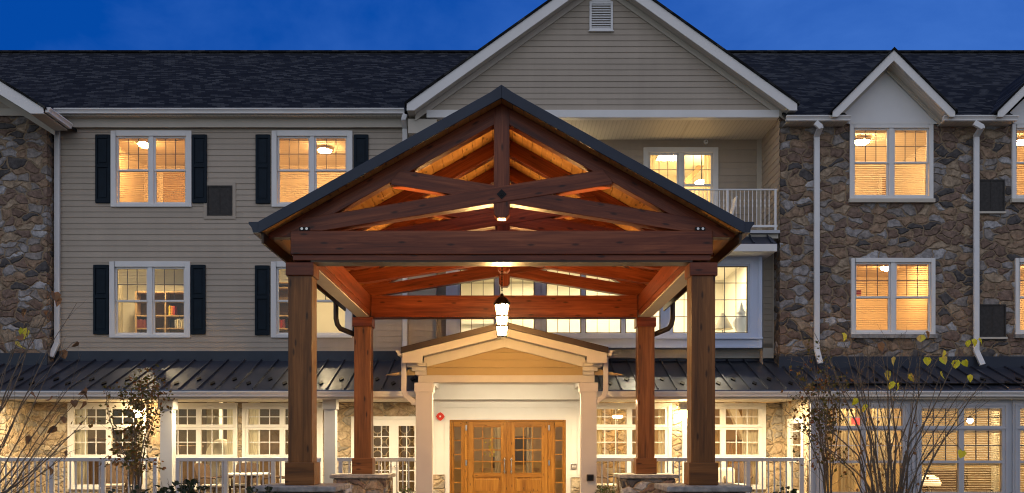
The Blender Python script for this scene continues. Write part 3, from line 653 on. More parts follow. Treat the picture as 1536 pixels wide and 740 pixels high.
# --- stone wall on the right with dormers
S3 = twin_window('S', 1274, 187, 1399, 299, YS, cas=6, sill='trim_cream'); S2 = twin_window('S', 1276, 388, 1402, 502, YS, cas=6, sill='slate')
S3b = twin_window('S', 1517, 187, 1642, 299, YS, cas=6, sill='trim_cream'); S2b = twin_window('S', 1522, 388, 1648, 502, YS, cas=6, sill='slate')
vent_grille(1466, 1506, 270, 318, YS, sill=True); vent_grille(1468, 1508, 457, 506, YS, sill=True)
sx0 = X(1170, YS)
m = MB(); wall(m, front(YS), sx0, 18.1, 2.9, Z(172, YS), HOLES['S']); wall(m, facing_left(sx0), YS, YW + .05, 2.9, Z(356, YS)); m.build('fieldstone_wall', 'stone', BLD)
def dormer(px):
    yf = F / 64.6; cx = X(px, yf); za = H + 598 / 64.6
    def wl():
        c2 = X(px - 3, YS); zq = Z(186, YS); ap = Z(99, YS)
        MB().prism([(c2 - (ap - zq) / .98, zq), (c2 + (ap - zq) / .98, zq), (c2, ap)], YS - .045, YS - .005, 'Y').build('dormer_panel', 'white', BLD)
        MB().box(c2 - 1.05, c2 + 1.05, YS - .06, YS - .046, zq - .02, zq + .03).build('dormer_band', 'trim', BLD)
    gable(cx, yf, YS - .05, za, 1.0, 92 / 64.6, .28, .16, 24.6, wl, fr=.10)
dormer(1341); dormer(1589)
def eave_right(a, b):
    yy = YEV2
    gutter_x(X(a, yy), X(b, yy), yy, ZE2 + .01, 'trim')
    MB().box(X(a + 2, yy), X(b - 2, yy), yy + .002, YS + .02, ZE2 - .11, ZE2 - .09).build('eave_soffit', 'soffit_x', BLD)
eave_right(1178, 1274); eave_right(1413, 1524)
dsp_front(1223.5, 186, 545, YEV2, YS, 3, .13); dsp_front(1462, 186, 547, YEV2, YS, 6, .13)

# --- stone bay on the left with its gable
lx = X(70, YSL)
m = MB(); wall(m, front(YSL), -18.1, lx, 2.9, Z(172, YSL), ()); wall(m, facing_right(lx), YSL, YW, 2.9, Z(172, YSL)); m.build('fieldstone_wall', 'stone', BLD)
lyf = F / 66.0
def left_wall():
    m = MB(); cx = lgx; sl = .62; ap = lza - .33
    wall(m, front(YSL - .03), lambda z: cx - (ap - z) / sl, lambda z: cx + (ap - z) / sl, Z(172, YSL), ap - .02, (), pitch=.138); m.build('gable_wall', 'siding', BLD)
    MB().box(-18.1, X(72, YSL), YSL - .06, YSL - .02, Z(175, YSL), Z(164, YSL)).build('gable_beam', 'trim_cream', BLD)
lhw = 2.9; lze = Z(160, lyf); lza = lze + .62 * lhw; lgx = X(65, lyf) - lhw
gable(lgx, lyf, YSL - .03, lza, .62, lhw, .34, .16, 26, left_wall)
gutter_y(lyf + .05, YEV - .1, X(66, lyf), lze + .0, 1, 'trim', BLD)

# --- veranda roof, standing seam
zev = Z(585, YE); zwl = Z(541, YW)
def seam_roof(x0, x1):
    m = MB(); slab(m, (x0, YE, zev), (x1, YE, zev), (x1, YW, zwl), (x0, YW, zwl), .03); r = m.build('seam_roof', 'metal_roof', BLD)
    s = MB(); n = math.floor(x0 / .405)
    while n * .405 < x1 - .03:
        xx = n * .405
        if xx > x0 + .03: s.bar((xx, YE, zev + .022), (xx, YW - .01, zwl + .022), .026, .045)
        n += 1
    s.build('roof_seams', 'metal_roof', r)
    gutter_x(x0, x1, YE + .03, zev - .035, 'trim')
    m = MB(); m.box(x0, x1, YE + .06, YW, zev - .165, zev - .145); m.build('veranda_soffit', 'soffit_x', BLD)
    m = MB(); m.box(x0, x1, YE + .032, YE + .058, zev - .205, zev - .05); m.build('eave_fascia', 'trim_cream', BLD)
    return r
ROOF_L = seam_roof(-18.1, -1.97); ROOF_R = seam_roof(1.77, 18.1)
fl = MB(); fl.box(lx, X(668, YW), YW - .03, YW - .016, zwl - .06, Z(527, YW)); fl.build('flashing', 'metal_edge', BLD)
MB().box(-18.1, lx + .03, YSL - .03, YSL - .003, zwl - .2, Z(530, YSL)).build('flashing', 'metal_edge', BLD)
MB().box(X(668, YW), sx0, YW - .03, YW - .016, zwl - .06, Z(538.5, YW)).build('flashing', 'metal_edge', BLD)
MB().box(sx0 - .03, 18.1, YS - .03, YS - .003, zwl - .3, Z(535, YS)).build('flashing', 'metal_edge', BLD)
# snow guards: two staggered rows
sd = Vector((0, YW - YE, zwl - zev)).normalized(); sn = Vector((0, -sd.z, sd.y))
def guard_mesh():
    m = MB(); r = .055; pts = []
    for d in (0.0, .03):
        for q in ((r, 0), (0, r), (-r, 0), (0, -r)): pts.append(Vector((q[0], 0, 0)) + sd * q[1] * 2.6 + sn * d)
    m.solid(pts, [(3, 2, 1, 0), (4, 5, 6, 7), (0, 1, 5, 4), (1, 2, 6, 5), (2, 3, 7, 6), (3, 0, 4, 7)], Vector((1, 0, 0))); return m
first = None
for n in range(-34, 34):
    xx = (n + .5) * .405; rf = ROOF_L if xx < 0 else ROOF_R
    if -2.2 < xx < 2.0 or not (-12.2 < xx < 12.4): continue
    s = (YW - YE) * (.20 if n % 2 else .34); p = Vector((xx, YE, zev)) + sd * s + sn * .002
    if first is None:
        first = guard_mesh().build('snow_guard', 'black_iron', rf, origin=(0, 0, 0)); o = first
    else:
        o = first.copy(); COL.objects.link(o)
    o.parent = rf; o.location = p - Vector(WL[rf.name])

# --- veranda back wall with tall windows
zso = zev - .18
def tall_window(key, x0, x1, panes, Y, tiers, par_mat='white', cas=9, y0=605, y1=734, proud=.05, bl=False):
    k = Y / F; a, b, c, d = X(x0, Y), X(x1, Y), Z(y1, Y), Z(y0, Y); hs = []
    m = MB()
    for p, q in panes:
        for (ta, tb, nc, nr) in tiers: hs.append((X(p, Y), X(q, Y), Z(tb, Y), Z(ta, Y)))
    wall(m, front(Y - proud), a, b, c, d, hs)
    for h in hs:
        y0_, y1_ = Y - proud, Y + .05
        m.face([(h[0], y0_, h[2]), (h[0], y1_, h[2]), (h[0], y1_, h[3]), (h[0], y0_, h[3])]); m.face([(h[1], y0_, h[2]), (h[1], y1_, h[2]), (h[1], y1_, h[3]), (h[1], y0_, h[3])])
        m.face([(h[0], y0_, h[2]), (h[1], y0_, h[2]), (h[1], y1_, h[2]), (h[0], y1_, h[2])]); m.face([(h[0], y0_, h[3]), (h[1], y0_, h[3]), (h[1], y1_, h[3]), (h[0], y1_, h[3])])
    m.face([(a, Y - proud, c), (a, Y, c), (a, Y, d), (a, Y - proud, d)]); m.face([(b, Y - proud, c), (b, Y, c), (b, Y, d), (b, Y - proud, d)]); m.face([(a, Y - proud, d), (b, Y - proud, d), (b, Y, d), (a, Y, d)])
    win = m.build('window', par_mat, BLD)
    t = MB(); frame(t, a, b, Y - proud - .02, Y - proud - .001, c, d, cas * .55 * k); zz = Z(tiers[0][1] + 3.5, Y); t.box(a + .02, b - .02, Y - proud - .025, Y - proud - .001, zz - .02, zz + .02); t.build('casing', par_mat, win, bevel=.004)
    g = MB()
    for p, q in panes:
        for (ta, tb, nc, nr) in tiers:
            h = (X(p, Y), X(q, Y), Z(tb, Y), Z(ta, Y)); grid(g, h[0], h[1], h[2], h[3], nc, nr, Y - .005, Y + .015, .02); _pane(h[0], h[1], Y + .02, h[2], h[3], win)
            if bl: blind(h[0], h[1], Y + .10, h[2], h[3], win, -.45)
    if g.v: g.build('muntins', 'white' if not bl else 'muntin', win)
    HOLES.setdefault(key, []).append((a + .03, b - .03, c + .03, d - .03))
    return win
T3 = [(614, 637, 3, 2), (645, 682, 3, 2), (692, 727, 1, 1)]
tall_window('V', 103, 221, [(112, 160), (168, 216)], YW, T3); tall_window('V', 244, 357, [(253, 295), (302, 350)], YW, T3); tall_window('V', 364, 485, [(373, 420), (428, 476)], YW, T3)
tall_window('V', 883, 1007, [(891, 940), (948, 997)], YW, T3); tall_window('V', 1023, 1148, [(1032, 1080), (1088, 1137)], YW, T3)
tall_window('V', 527, 641, [(560, 584), (598, 622)], YW, [(639, 687, 2, 3), (690, 738, 2, 3)], y0=625, y1=765)   # glazed double door
m = MB(); wall(m, front(YW), X(50, YW), -1.9, .1, zso, HOLES['V']); wall(m, front(YW), 1.72, X(1173, YW), .1, zso, HOLES['V'])
wall(m, facing_right(X(50, YW)), YE, YW, .1, zso, ())
xs_ = X(1213, YSUN)
dz1 = Z(628, 22.1); sd_h = (F / 66.6, F / 63.1, .15, dz1)
wall(m, facing_left(xs_), YSUN, YW, .1, zso, [sd_h]); m.build('fieldstone_wall', 'stone_lit', BLD)
# side door of the sunroom, seen at an angle
m = MB(); a, b = sd_h[0], sd_h[1]
for (p, q, r, s) in ((a, a + .12, .15, dz1), (b - .12, b, .15, dz1), (a + .12, b - .12, dz1 - .12, dz1), (a + .12, b - .12, .15, .5), (a + .12, b - .12, 1.15, 1.25)): m.box(xs_ - .04, xs_ + .03, p, q, r, s)
for z in (1.55, 1.87): m.box(xs_ - .01, xs_ + .01, a + .12, b - .12, z - .012, z + .012)
d_ = m.build('side_door', 'white', BLD, bevel=.005)
q_ = MB(); q_.face([(xs_ + .012, a + .1, .45), (xs_ + .012, b - .1, .45), (xs_ + .012, b - .1, dz1 - .1), (xs_ + .012, a + .1, dz1 - .1)]); q_.build('pane', 'glass', d_)
MB().tube([(xs_ - .04, a + .2, 1.2), (xs_ - .09, a + .2, 1.2), (xs_ - .09, a + .3, 1.2)], .012).build('door_handle', 'steel', d_)
# knobs of the glazed double door
for px in (587, 593.5): MB().lathe([(0, -.03), (.025, -.02), (.032, 0), (.025, .02), (0, .03)], (X(px, YW), YW - .11, Z(700, YW)), 12).build('door_knob', 'steel', BLD, smooth=True)
# veranda posts
def veranda_post(p0, p1):
    y0 = F / 66.6; a, b = X(p0, y0), X(p1, y0); w = b - a; zt_ = zev - .166
    m = MB(); m.box(a, b, y0, y0 + w, .15, zt_ - .002); m.box(a - .03, b + .03, y0 - .03, y0 + w + .03, zt_ - .24, zt_ - .003); m.box(a - .03, b + .03, y0 - .03, y0 + w + .03, .15, .4); m.build('veranda_post', 'blue_gray', BLD, bevel=.006)
veranda_post(240, 258); veranda_post(486, 503)

# --- sunroom front
TS = [(613, 639, 3, 2), (646, 691, 3, 2), (695, 738, 1, 1)]
tall_window('SUN', 1229, 1360, [(1236, 1291), (1298, 1353)], YSUN, TS, 'blue_gray', cas=6, y0=606, y1=748, proud=.04, bl=False)
tall_window('SUN', 1374, 1510, [(1381.5, 1437), (1445, 1502)], YSUN, TS, 'blue_gray', cas=6, y0=606, y1=748, proud=.04, bl=True)
tall_window('SUN', 1521, 1650, [(1529, 1584), (1591, 1644)], YSUN, TS, 'blue_gray', cas=6, y0=606, y1=748, proud=.04, bl=True)
m = MB(); wall(m, front(YSUN), xs_ + .002, 18.1, .0, zso, HOLES['SUN']); m.build('sunroom_wall', 'blue_gray', BLD)
for px in (1215, 1224, 1367, 1518): MB().box(X(px, YSUN), X(px + 4, YSUN), YSUN - .035, YSUN - .001, .15, zso).build('corner_board', 'blue_gray', BLD)

# --- entrance wall and doors
ex0, ex1 = X(641, YW), X(876, YW); fx0, fx1, fz1 = X(674.5, YW), X(848.7, YW), Z(630, YW); k = YW / F
zwt = Z(560, YW)
m = MB(); wall(m, front(YW - .05), ex0, ex1, .15, zwt, [(fx0, fx1, .15, fz1)]); m.build('entrance_wall', 'white', BLD)
t = MB(); c = 6.8 * k; frame(t, fx0 - c, fx1 + c, YW - .085, YW - .052, .15, fz1 + c, c, wb=.001); t.box(fx0 - c - .1, fx1 + c + .1, YW - .065, YW - .0525, fz1 + c + .19, fz1 + c + .21); t.build('door_casing', 'white', BLD, bevel=.005)
for (a, b) in ((645, 653), (866, 872)): MB().box(X(a, YW), X(b, YW), YW - .075, YW - .051, Z(712, YW), Z(600, YW)).build('corner_board', 'white', BLD)
for (a, b, y) in ((643, 667.3, 712), (856.6, 875, 716)): MB().box(X(a, YW), X(b, YW), YW - .13, YW - .052, .15, Z(y, YW)).build('stone_wainscot', 'stone_lit', BLD)
# beam over the entrance wall inside the portico
MB().box(X(640, YW), X(878, YW), YW - .3, YW - .051, Z(599.5, YW - .3), Z(566, YW)).build('entrance_beam', 'white', BLD, bevel=.01)
# frame
yd = YW - .03
m = MB(); fw = 2.6 * k
m.box(fx0, fx0 + fw, yd - .02, yd + .12, .15, fz1, Vector((0, 0, 1))); m.box(fx1 - fw, fx1, yd - .02, yd + .12, .15, fz1, Vector((0, 0, 1))); m.box(fx0 + fw, fx1 - fw, yd - .02, yd + .12, fz1 - fw, fz1)
for (a, b) in ((697, 701.5), (822, 826)): m.box(X(a, YW), X(b, YW), yd - .015, yd + .12, .15, fz1 - fw, Vector((0, 0, 1)))
m.build('door_frame', 'door_wood', BLD, bevel=.006)
def leaf(x0, x1, gx0, gx1, gy0, gy1, nc, nr, nm, panel):
    a, b, c, d = X(x0, YW), X(x1, YW), .16, fz1 - fw - .004; g0, g1, gz0, gz1 = X(gx0, YW), X(gx1, YW), Z(gy1, YW), Z(gy0, YW)
    V3 = Vector((0, 0, 1)); H3 = Vector((1, 0, 0)); m = MB(); y0, y1 = yd + .01, yd + .06
    m.box(a, g0, y0, y1, c, d, V3); m.box(g1, b, y0, y1, c, d, V3); m.box(g0, g1, y0, y1, gz1, d, H3)
    if panel:
        pz = Z(716, YW); m.box(g0, g1, y0, y1, pz, gz0, H3); m.box(g0, g1, y0, y1, c, c + .22, H3); m.box(g0, g1, y0 + .02, y1, c + .22, pz, V3); m.box(g0 + .05, g1 - .05, y0 + .006, y1, c + .27, pz - .05, V3)
    else: m.box(g0, g1, y0, y1, c, gz0, H3)
    lf = m.build(nm, 'door_wood', BLD, bevel=.006)
    q = MB(); grid(q, g0, g1, gz0, gz1, nc, nr, y0 + .005, y1 - .005, .026); frame(q, g0, g1, y0 - .004, y1 - .01, gz0, gz1, .014); q.build('muntins', 'door_wood', lf); _pane(g0, g1, y0 + .03, gz0, gz1, lf)
    return lf
D1 = leaf(701.7, 761.45, 710, 752, 640.5, 710, 3, 4, 'entrance_door', True); D2 = leaf(761.6, 821.8, 771.5, 813, 640.5, 710, 3, 4, 'entrance_door', True)
leaf(677.3, 697, 680.5, 692.5, 640, 745, 1, 5, 'sidelight', False); leaf(826, 846, 832, 844.5, 640, 745, 1, 5, 'sidelight', False)
MB().box(X(761.5, YW) - .02, X(761.5, YW) + .02, yd - .006, yd + .009, .16, fz1 - .05, Vector((0, 0, 1))).build('astragal', 'door_wood', D1, bevel=.004)
for lf, px in ((D1, 756.8), (D2, 767)):
    x = X(px, YW); z0, z1 = Z(711, YW), Z(686, YW); m = MB(); yy = yd - .075
    m.lathe([(.001, z0), (.016, z0 + .02), (.011, z0 + .06), (.013, z0 + .14), (.019, (z0 + z1) / 2 - .012), (.019, (z0 + z1) / 2 + .012), (.013, z1 - .14), (.011, z1 - .06), (.016, z1 - .02), (.001, z1)], (x, yy, 0), 12)
    for z in (z0 + .06, z1 - .06): m.tube([(x, yy, z), (x, yd + .012, z)], [.012, .02], 10); m.lathe([(.001, -.035), (.03, -.025), (.035, 0), (.03, .025), (.001, .035)], (x, yd - .004, z), 12)
    m.build('door_handle', 'steel', lf, smooth=True)
for px, lf in ((699.5, D1), (823.5, D2)):
    for py in (642, 694.5): MB().box(X(px, YW) - .018, X(px, YW) + .018, yd - .03, yd - .016, Z(py + 4, YW), Z(py - 4, YW)).build('hinge', 'steel', lf)

# ================================================================== ENTRY PORTICO
POR = thing('entry_portico', 'low gabled cream portico with two square columns over the wooden entrance doors', 'portico', (X(757, YP), YP + .2, .15))
kp = YP / F; pcx = X(757, YP)
zpb, zpt = Z(574, YP), Z(563, YP)
for (a, b) in ((623.5, 648), (871.5, 895)):
    p, q = X(a, YP), X(b, YP); m = MB(); m.box(p, q, YP, YP + (q - p), .15, zpb - .002)
    e = .03; m.box(p - e, q + e, YP - e, YP + q - p + e, Z(588, YP), zpb - .001); m.box(p - .015, q + .015, YP - .015, YP + q - p + .015, Z(590, YP), Z(588, YP) - .001)
    m.box(p - e, q + e, YP - e, YP + q - p + e, .15, .45); m.build('column', 'column_paint', POR, bevel=.007)
    MB().box(p + .02, q - .02, YP + (q - p) + .03, YW - .31, zpb + .004, zpt).build('side_beam', 'white', POR)
MB().box(X(627, YP), X(892, YP), YP + .02, YP + .30, zpb + .003, zpt).build('front_beam', 'trim_cream', POR, bevel=.005)
psl = .245; YPF = YP - .38; kf = YPF / F
pza = Z(483, YPF); phw = 155.5 * kf; cxf = X(757, YPF)
pwa = Z(521, YP) # apex of the siding field
m = MB(); hwb = 118 * kp
wall(m, front(YP + .05), lambda z: pcx - (pwa + .03 - z) / psl, lambda z: pcx + (pwa + .03 - z) / psl, zpt, pwa + .02, (), pitch=.165, t=.034); m.build('gable_wall', 'siding_gold', POR)
for sg in (-1, 1):
    ze = pza - psl * phw
    MB().prism([(cxf, pza), (cxf + sg * phw, ze), (cxf + sg * phw, ze - 9 * kf), (cxf, pza - 9 * kf)], YPF - .05, YPF - .003, 'Y').build('roof_edge', 'bronze', POR, bevel=.004)
    bh = 22 * kf; cut = 23 * kf; hw2 = phw - .03
    lo0 = pza - 9.2 * kf; xi = 123 * kf
    MB().prism([(cxf, lo0), (cxf + sg * hw2, lo0 - psl * hw2), (cxf + sg * hw2, lo0 - psl * hw2 - 15 * kf), (cxf + sg * xi, lo0 - psl * hw2 - 15 * kf), (cxf + sg * xi, lo0 - psl * xi - 12 * kf), (cxf, lo0 - 12 * kf)], YPF, YPF + .04, 'Y').build('barge_board', 'trim_cream', POR, bevel=.004)
    so = MB(); z1, z0 = lo0 - 12 * kf + .01, lo0 - psl * xi - 12 * kf + .01
    so.face([(cxf + sg * xi, YPF + .041, z0), (cxf, YPF + .041, z1), (cxf, YP + .05, z1), (cxf + sg * xi, YP + .05, z0)]); so.build('rake_soffit', 'soffit_x', POR)
    # inner rake board
    MB().prism([(pcx, pwa + 15 * kp), (pcx + sg * 121 * kp, pwa + 15 * kp - psl * 121 * kp), (pcx + sg * 121 * kp, pwa - psl * 121 * kp - .01), (pcx, pwa)], YP - .01, YP + .03, 'Y').build('rake_frieze', 'trim_cream', POR, bevel=.004)
    # stepped cornice return over each column
    for i, (e0, ya, yb_) in enumerate(((134, 557, 563), (139, 551, 557), (146, 545, 551))):
        a = pcx + sg * 117 * kp; b = pcx + sg * e0 * kp; MB().box(a, b, YP - .02 - .05 * i, YP + .3, Z(yb_, YP) + .002, Z(ya, YP)).build('cornice_return', 'trim_cream', POR, bevel=.006)
    # roof slope and gutter
    m = MB(); s0, s1 = (cxf + sg * phw, YPF, ze), (cxf + sg * phw, YW + .05, ze); t0, t1 = (cxf, YPF, pza), (cxf, YW + .05, pza)
    slab(m, s1, s0, t0, t1, .05) if sg < 0 else slab(m, s0, s1, t1, t0, .05); m.build('portico_roof', 'bronze', POR)
    gutter_y(YPF + .0, YE + .6, cxf + sg * (phw - .01), ze - .06, sg, 'trim_cream', POR)
    MB().box(cxf + sg * (phw - .06), cxf + sg * (phw - .02), YPF + .05, YW, ze - .2, ze - .06).build('eave_fascia', 'trim_cream', POR)
    MB().box(cxf + sg * (phw - .05), cxf + sg * 126 * kp, YPF + .05, YW - .05, ze - .215, ze - .2).build('eave_soffit', 'soffit_y', POR)
    MB().box(cxf + sg * 134 * kp, cxf + sg * 122 * kp, YP + .31, YW, zpt + .001, ze - .2).build('side_frieze', 'trim_cream', POR)
    xd = cxf + sg * (phw - .02); xq = pcx + sg * 140 * kp
    downspout([(xd, YP - .02, ze - .15), (xd, YP - .02, Z(586, YP)), (xd - sg * .05, YP, Z(595, YP)), (xq - sg * .05, YP + .06, Z(603, YP)), (xq - sg * .05, YP + .06, Z(606, YP))], 'column_paint', POR, w=.08, d=.11)
m = MB(); m.box(X(640, YP), X(880, YP), YP + .30, YW - .1, zpt - .04, zpt - .01); m.build('portico_ceiling', 'white', POR)

# ================================================================== TIMBER CANOPY
CAN = thing('timber_canopy', 'large gabled timber porte cochere on four wooden posts with stone bases', 'canopy', (CX, 17, 0))
Yf0 = 14.2; Yr0 = 20.18; ZB0, ZB1 = H + 2.77, H + 3.24; HO, HI = 3.205, 2.845; PW = HO - HI
V3 = Vector((0, 0, 1))
for Yq in (Yf0, Yr0):
    for sg in (-1, 1):
        x0, x1 = sorted((CX + sg * HO, CX + sg * HI)); zb_ = H - .57
        m = MB(); m.box(x0, x1, Yq, Yq + PW, zb_ + .02, ZB0 - .19, V3); p = m.build('post', 'timber_post', CAN, bevel=.012)
        m = MB(); e = .03; m.box(x0 - e, x1 + e, Yq - e, Yq + PW + e, ZB0 - .20, ZB0 - .002, Vector((1, 0, 0))); m.build('capital', 'timber', p, bevel=.01)
        m = MB(); e = .04; m.box(x0 - e, x1 + e, Yq - e, Yq + PW + e, zb_, zb_ + .34, Vector((1, 0, 0))); m.build('base_collar', 'timber_post', p, bevel=.012)
        # stone pier
        xc, yc = (x0 + x1) / 2, Yq + PW / 2; m = MB(); w = .56
        m.box(xc - w, xc + w, yc - w, yc + w, 0, zb_ - .085); pr = m.build('stone_pier', 'stone', CAN, bevel=.03)
        # slab with a rough broken edge
        m = MB(); n = 12; ring = []; w = .62; rr = random.Random(int(xc * 10 + yc))
        for side in range(4):
            for i in range(n):
                t = -w + 2 * w * i / n; j = rr.uniform(-.012, .012); a = [(t, -w + j), (w + j, t), (-t, w + j), (-w + j, -t)][side]; ring.append((xc + a[0], yc + a[1]))
        m.prism(ring, zb_ - .083, zb_ - .001, 'Z'); m.build('pier_cap', 'slate', pr, bevel=.018)
HX = Vector((1, 0, 0)); HY = Vector((0, 1, 0))
xa, xb_ = CX - HO + .045, CX + HO - .045
m = MB(); m.box(xa, xb_, Yf0 - .04, Yf0 + .30, ZB0 + .115, ZB1); m.build('front_beam', 'timber', CAN, bevel=.01)
m = MB(); m.box(xa + .03, xb_ - .03, Yf0 - .01, Yf0 + .30, ZB0 + .03, ZB0 + .113); m.build('front_beam', 'timber', CAN, bevel=.008)
MB().box(xa + .3, xb_ - .3, Yf0 - .02, Yf0 + .31, ZB0 + .002, ZB0 + .028).build('beam_flashing', 'bronze', CAN)
m = MB(); m.box(CX - HI, CX + HI, Yr0 + .02, Yr0 + .34, ZB0 + .002, ZB1); m.build('rear_beam', 'timber', CAN, bevel=.01)
for sg in (-1, 1):
    a, b = sorted((CX + sg * (HO - .03), CX + sg * (HI + .01)))
    MB().box(a, b, Yf0 + .302, Yr0 + .36, ZB0 + .14, ZB1 - .003).build('side_beam', 'timber', CAN, bevel=.01)
    MB().box(a + .012, b - .012, Yf0 + .302, Yr0 + .36, ZB0 + .03, ZB0 + .138).build('side_beam', 'timber', CAN, bevel=.008)
    MB().box(a + .03, b - .03, Yf0 + PW + .04, Yr0 - .04, ZB0 + .004, ZB0 + .028).build('beam_soffit', 'trim_cream', CAN)
SL = .557; ZA = H + 5.16            # underside of the roof at the ridge
YFE, YRE = 13.92, 21.0; EH = 3.55
def zc_(dx): return ZA - SL * abs(dx)
TR = [Yf0, 15.65, 17.12, 18.6, Yr0 + .06]; TT = .2
for i, yt in enumerate(TR):
    y0, y1 = yt, yt + TT
    for sg in (-1, 1):
        vd = .26; ztail = Z(356, 14.2); xe = EH - .05
        pl = [(.1, zc_(.1) - .004), (xe, zc_(xe) - .004), (xe, min(ztail, zc_(xe) - .05)), ((ZA - vd - ztail) / SL, ztail), (.1, zc_(.1) - vd)]
        MB().prism([(CX + sg * a, b) for a, b in pl], y0 + .002, y1, 'Y', Vector((sg, 0, -SL)).normalized()).build('rafter', 'timber', CAN, bevel=.008)
    m = MB(); kz = H + 3.44; kw = .118
    m.prism([(CX - kw, kz + .06), (CX - kw + .05, kz), (CX + kw - .05, kz), (CX + kw, kz + .06), (CX + kw, zc_(kw) - .006), (CX, ZA - .008), (CX - kw, zc_(kw) - .006)], y0 - .004, y1 + .004, 'Y', V3); m.build('king_post', 'timber', CAN, bevel=.008)
    cs = .163; zcn = H + 3.79; hh = .125
    for sg, dy in ((1, -.012), (-1, -.001)):
        # from the heel on one side, through the king post, up to the opposite rafter
        xl = (zcn - hh - (ZB1 + .002)) / cs + .10; xr_ = 1.66
        pl = [(-xl - .3, max(ZB1 + .002, zcn - hh - cs * (xl + .3))), (-xl, ZB1 + .002), (xr_, zcn + cs * xr_ - hh), (xr_, min(zcn + cs * xr_ + hh, zc_(xr_) - .235)), (xr_ - .14, zcn + cs * (xr_ - .14) + hh), (-xl - .3, zcn + hh - cs * (xl + .3))]
        MB().prism([(CX + sg * a, b) for a, b in pl], y0 + dy, y1 - .006 + (0.003 if sg > 0 else 0), 'Y', Vector((sg, 0, cs)).normalized()).build('scissor_chord', 'timber', CAN, bevel=.008)
    d = .075; m = MB(); zz = zcn; m.prism([(CX - d, zz), (CX, zz - d), (CX + d, zz), (CX, zz + d)], y0 - .024, y0 - .0125, 'Y'); pl_ = m.build('bolt_plate', 'black_iron', CAN)
    MB().tube([(CX, y0 - .04, zz), (CX, y0 - .0245, zz)], .018, 8).build('bolt', 'black_iron', pl_)
# roof deck: planks below, metal above
for sg in (-1, 1):
    pk = MB(); n = 22; pw = EH / n
    for q in range(n):
        a, b = q * pw + .004, (q + 1) * pw - .004; y0, y1 = YFE + .03, YRE - .03
        pts = [(CX + sg * a, y0, zc_(a)), (CX + sg * b, y0, zc_(b)), (CX + sg * b, y1, zc_(b)), (CX + sg * a, y1, zc_(a))]
        up = Vector((0, 0, .03)); P = [Vector(t_) for t_ in pts] + [Vector(t_) + up for t_ in pts]
        pk.solid(P, [(0, 1, 2, 3), (7, 6, 5, 4), (0, 4, 5, 1), (1, 5, 6, 2), (2, 6, 7, 3), (3, 7, 4, 0)], Vector((0, 1, 0)))
    pk.build('plank_ceiling', 'ceiling_plank', CAN)
    m = MB(); e = EH + .02; o = .04
    q0, q1 = (CX + sg * e, YFE + .01, zc_(e) + o), (CX + sg * e, YRE, zc_(e) + o); t0, t1 = (CX, YFE + .01, ZA + o), (CX, YRE, ZA + o)
    up = .085
    A = [Vector(q) for q in (q0, q1, t1, t0)]; B = [q + Vector((0, 0, up)) for q in A]
    m.solid(A + B, [(0, 1, 2, 3), (7, 6, 5, 4), (0, 4, 5, 1), (1, 5, 6, 2), (2, 6, 7, 3), (3, 7, 4, 0)])
    for j in range(17): yy = YFE + .25 + j * .43; m.bar((CX + sg * e, yy, zc_(e) + o + up + .015), (CX, yy, ZA + o + up + .015), .025, .04)
    m.build('metal_roof', 'metal_edge', CAN)
    z0 = ZA + .165
    for yy, nm in ((YFE, 'fascia'), (YRE, 'fascia')):
        f0 = Z(130, YFE); f1 = f0 - .175
        MB().prism([(CX, f0), (CX + sg * e, f0 - SL * e), (CX + sg * e, f0 - SL * e - .175), (CX, f1)], yy - .025, yy + .005, 'Y').build(nm, 'metal_edge', CAN, bevel=.006)
    gt_ = gutter_y(YFE + .01, YRE, CX + sg * (EH + .004), zc_(EH) + .135, sg, 'metal_edge', CAN, 1.35)
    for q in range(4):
        ya = YFE + .02 + q * 1.76; MB().box(CX + sg * (EH + .01), CX + sg * (EH + .112), ya, ya + 1.74, zc_(EH) + .135 - .1625, zc_(EH) + .135 - .1565).build('gutter_lit_strip', 'trim_cream', gt_)  # pale strip added so the dark gutter's underside looks lit
    MB().box(CX + sg * (EH - .035), CX + sg * (EH - .004), YFE + .06, YRE - .03, zc_(EH) - .17, zc_(EH) - .012).build('eave_board', 'bronze', CAN)
    xg = CX + sg * (EH + .06); xp = CX + sg * (HO - .06); yy = Yr0 + .12
    ps = [(xg, yy, zc_(EH) - .02), (xg, yy, Z(478, yy)), (xg - sg * .03, yy, Z(487, yy)), (xg - sg * .09, yy + .01, Z(493, yy)), (xp + sg * .02, yy + .03, Z(503, yy))]
    MB().tube([Vector(q) for q in ps], .055, 10).build('downspout', 'bronze', CAN, smooth=True)
m = MB(); m.prism([(CX - .16, ZA + .135 - SL * .16 + .02), (CX, ZA + .175), (CX + .16, ZA + .135 - SL * .16 + .02), (CX, ZA + .155)], YFE + .01, YRE, 'Y'); m.build('ridge_cap', 'metal_edge', CAN)

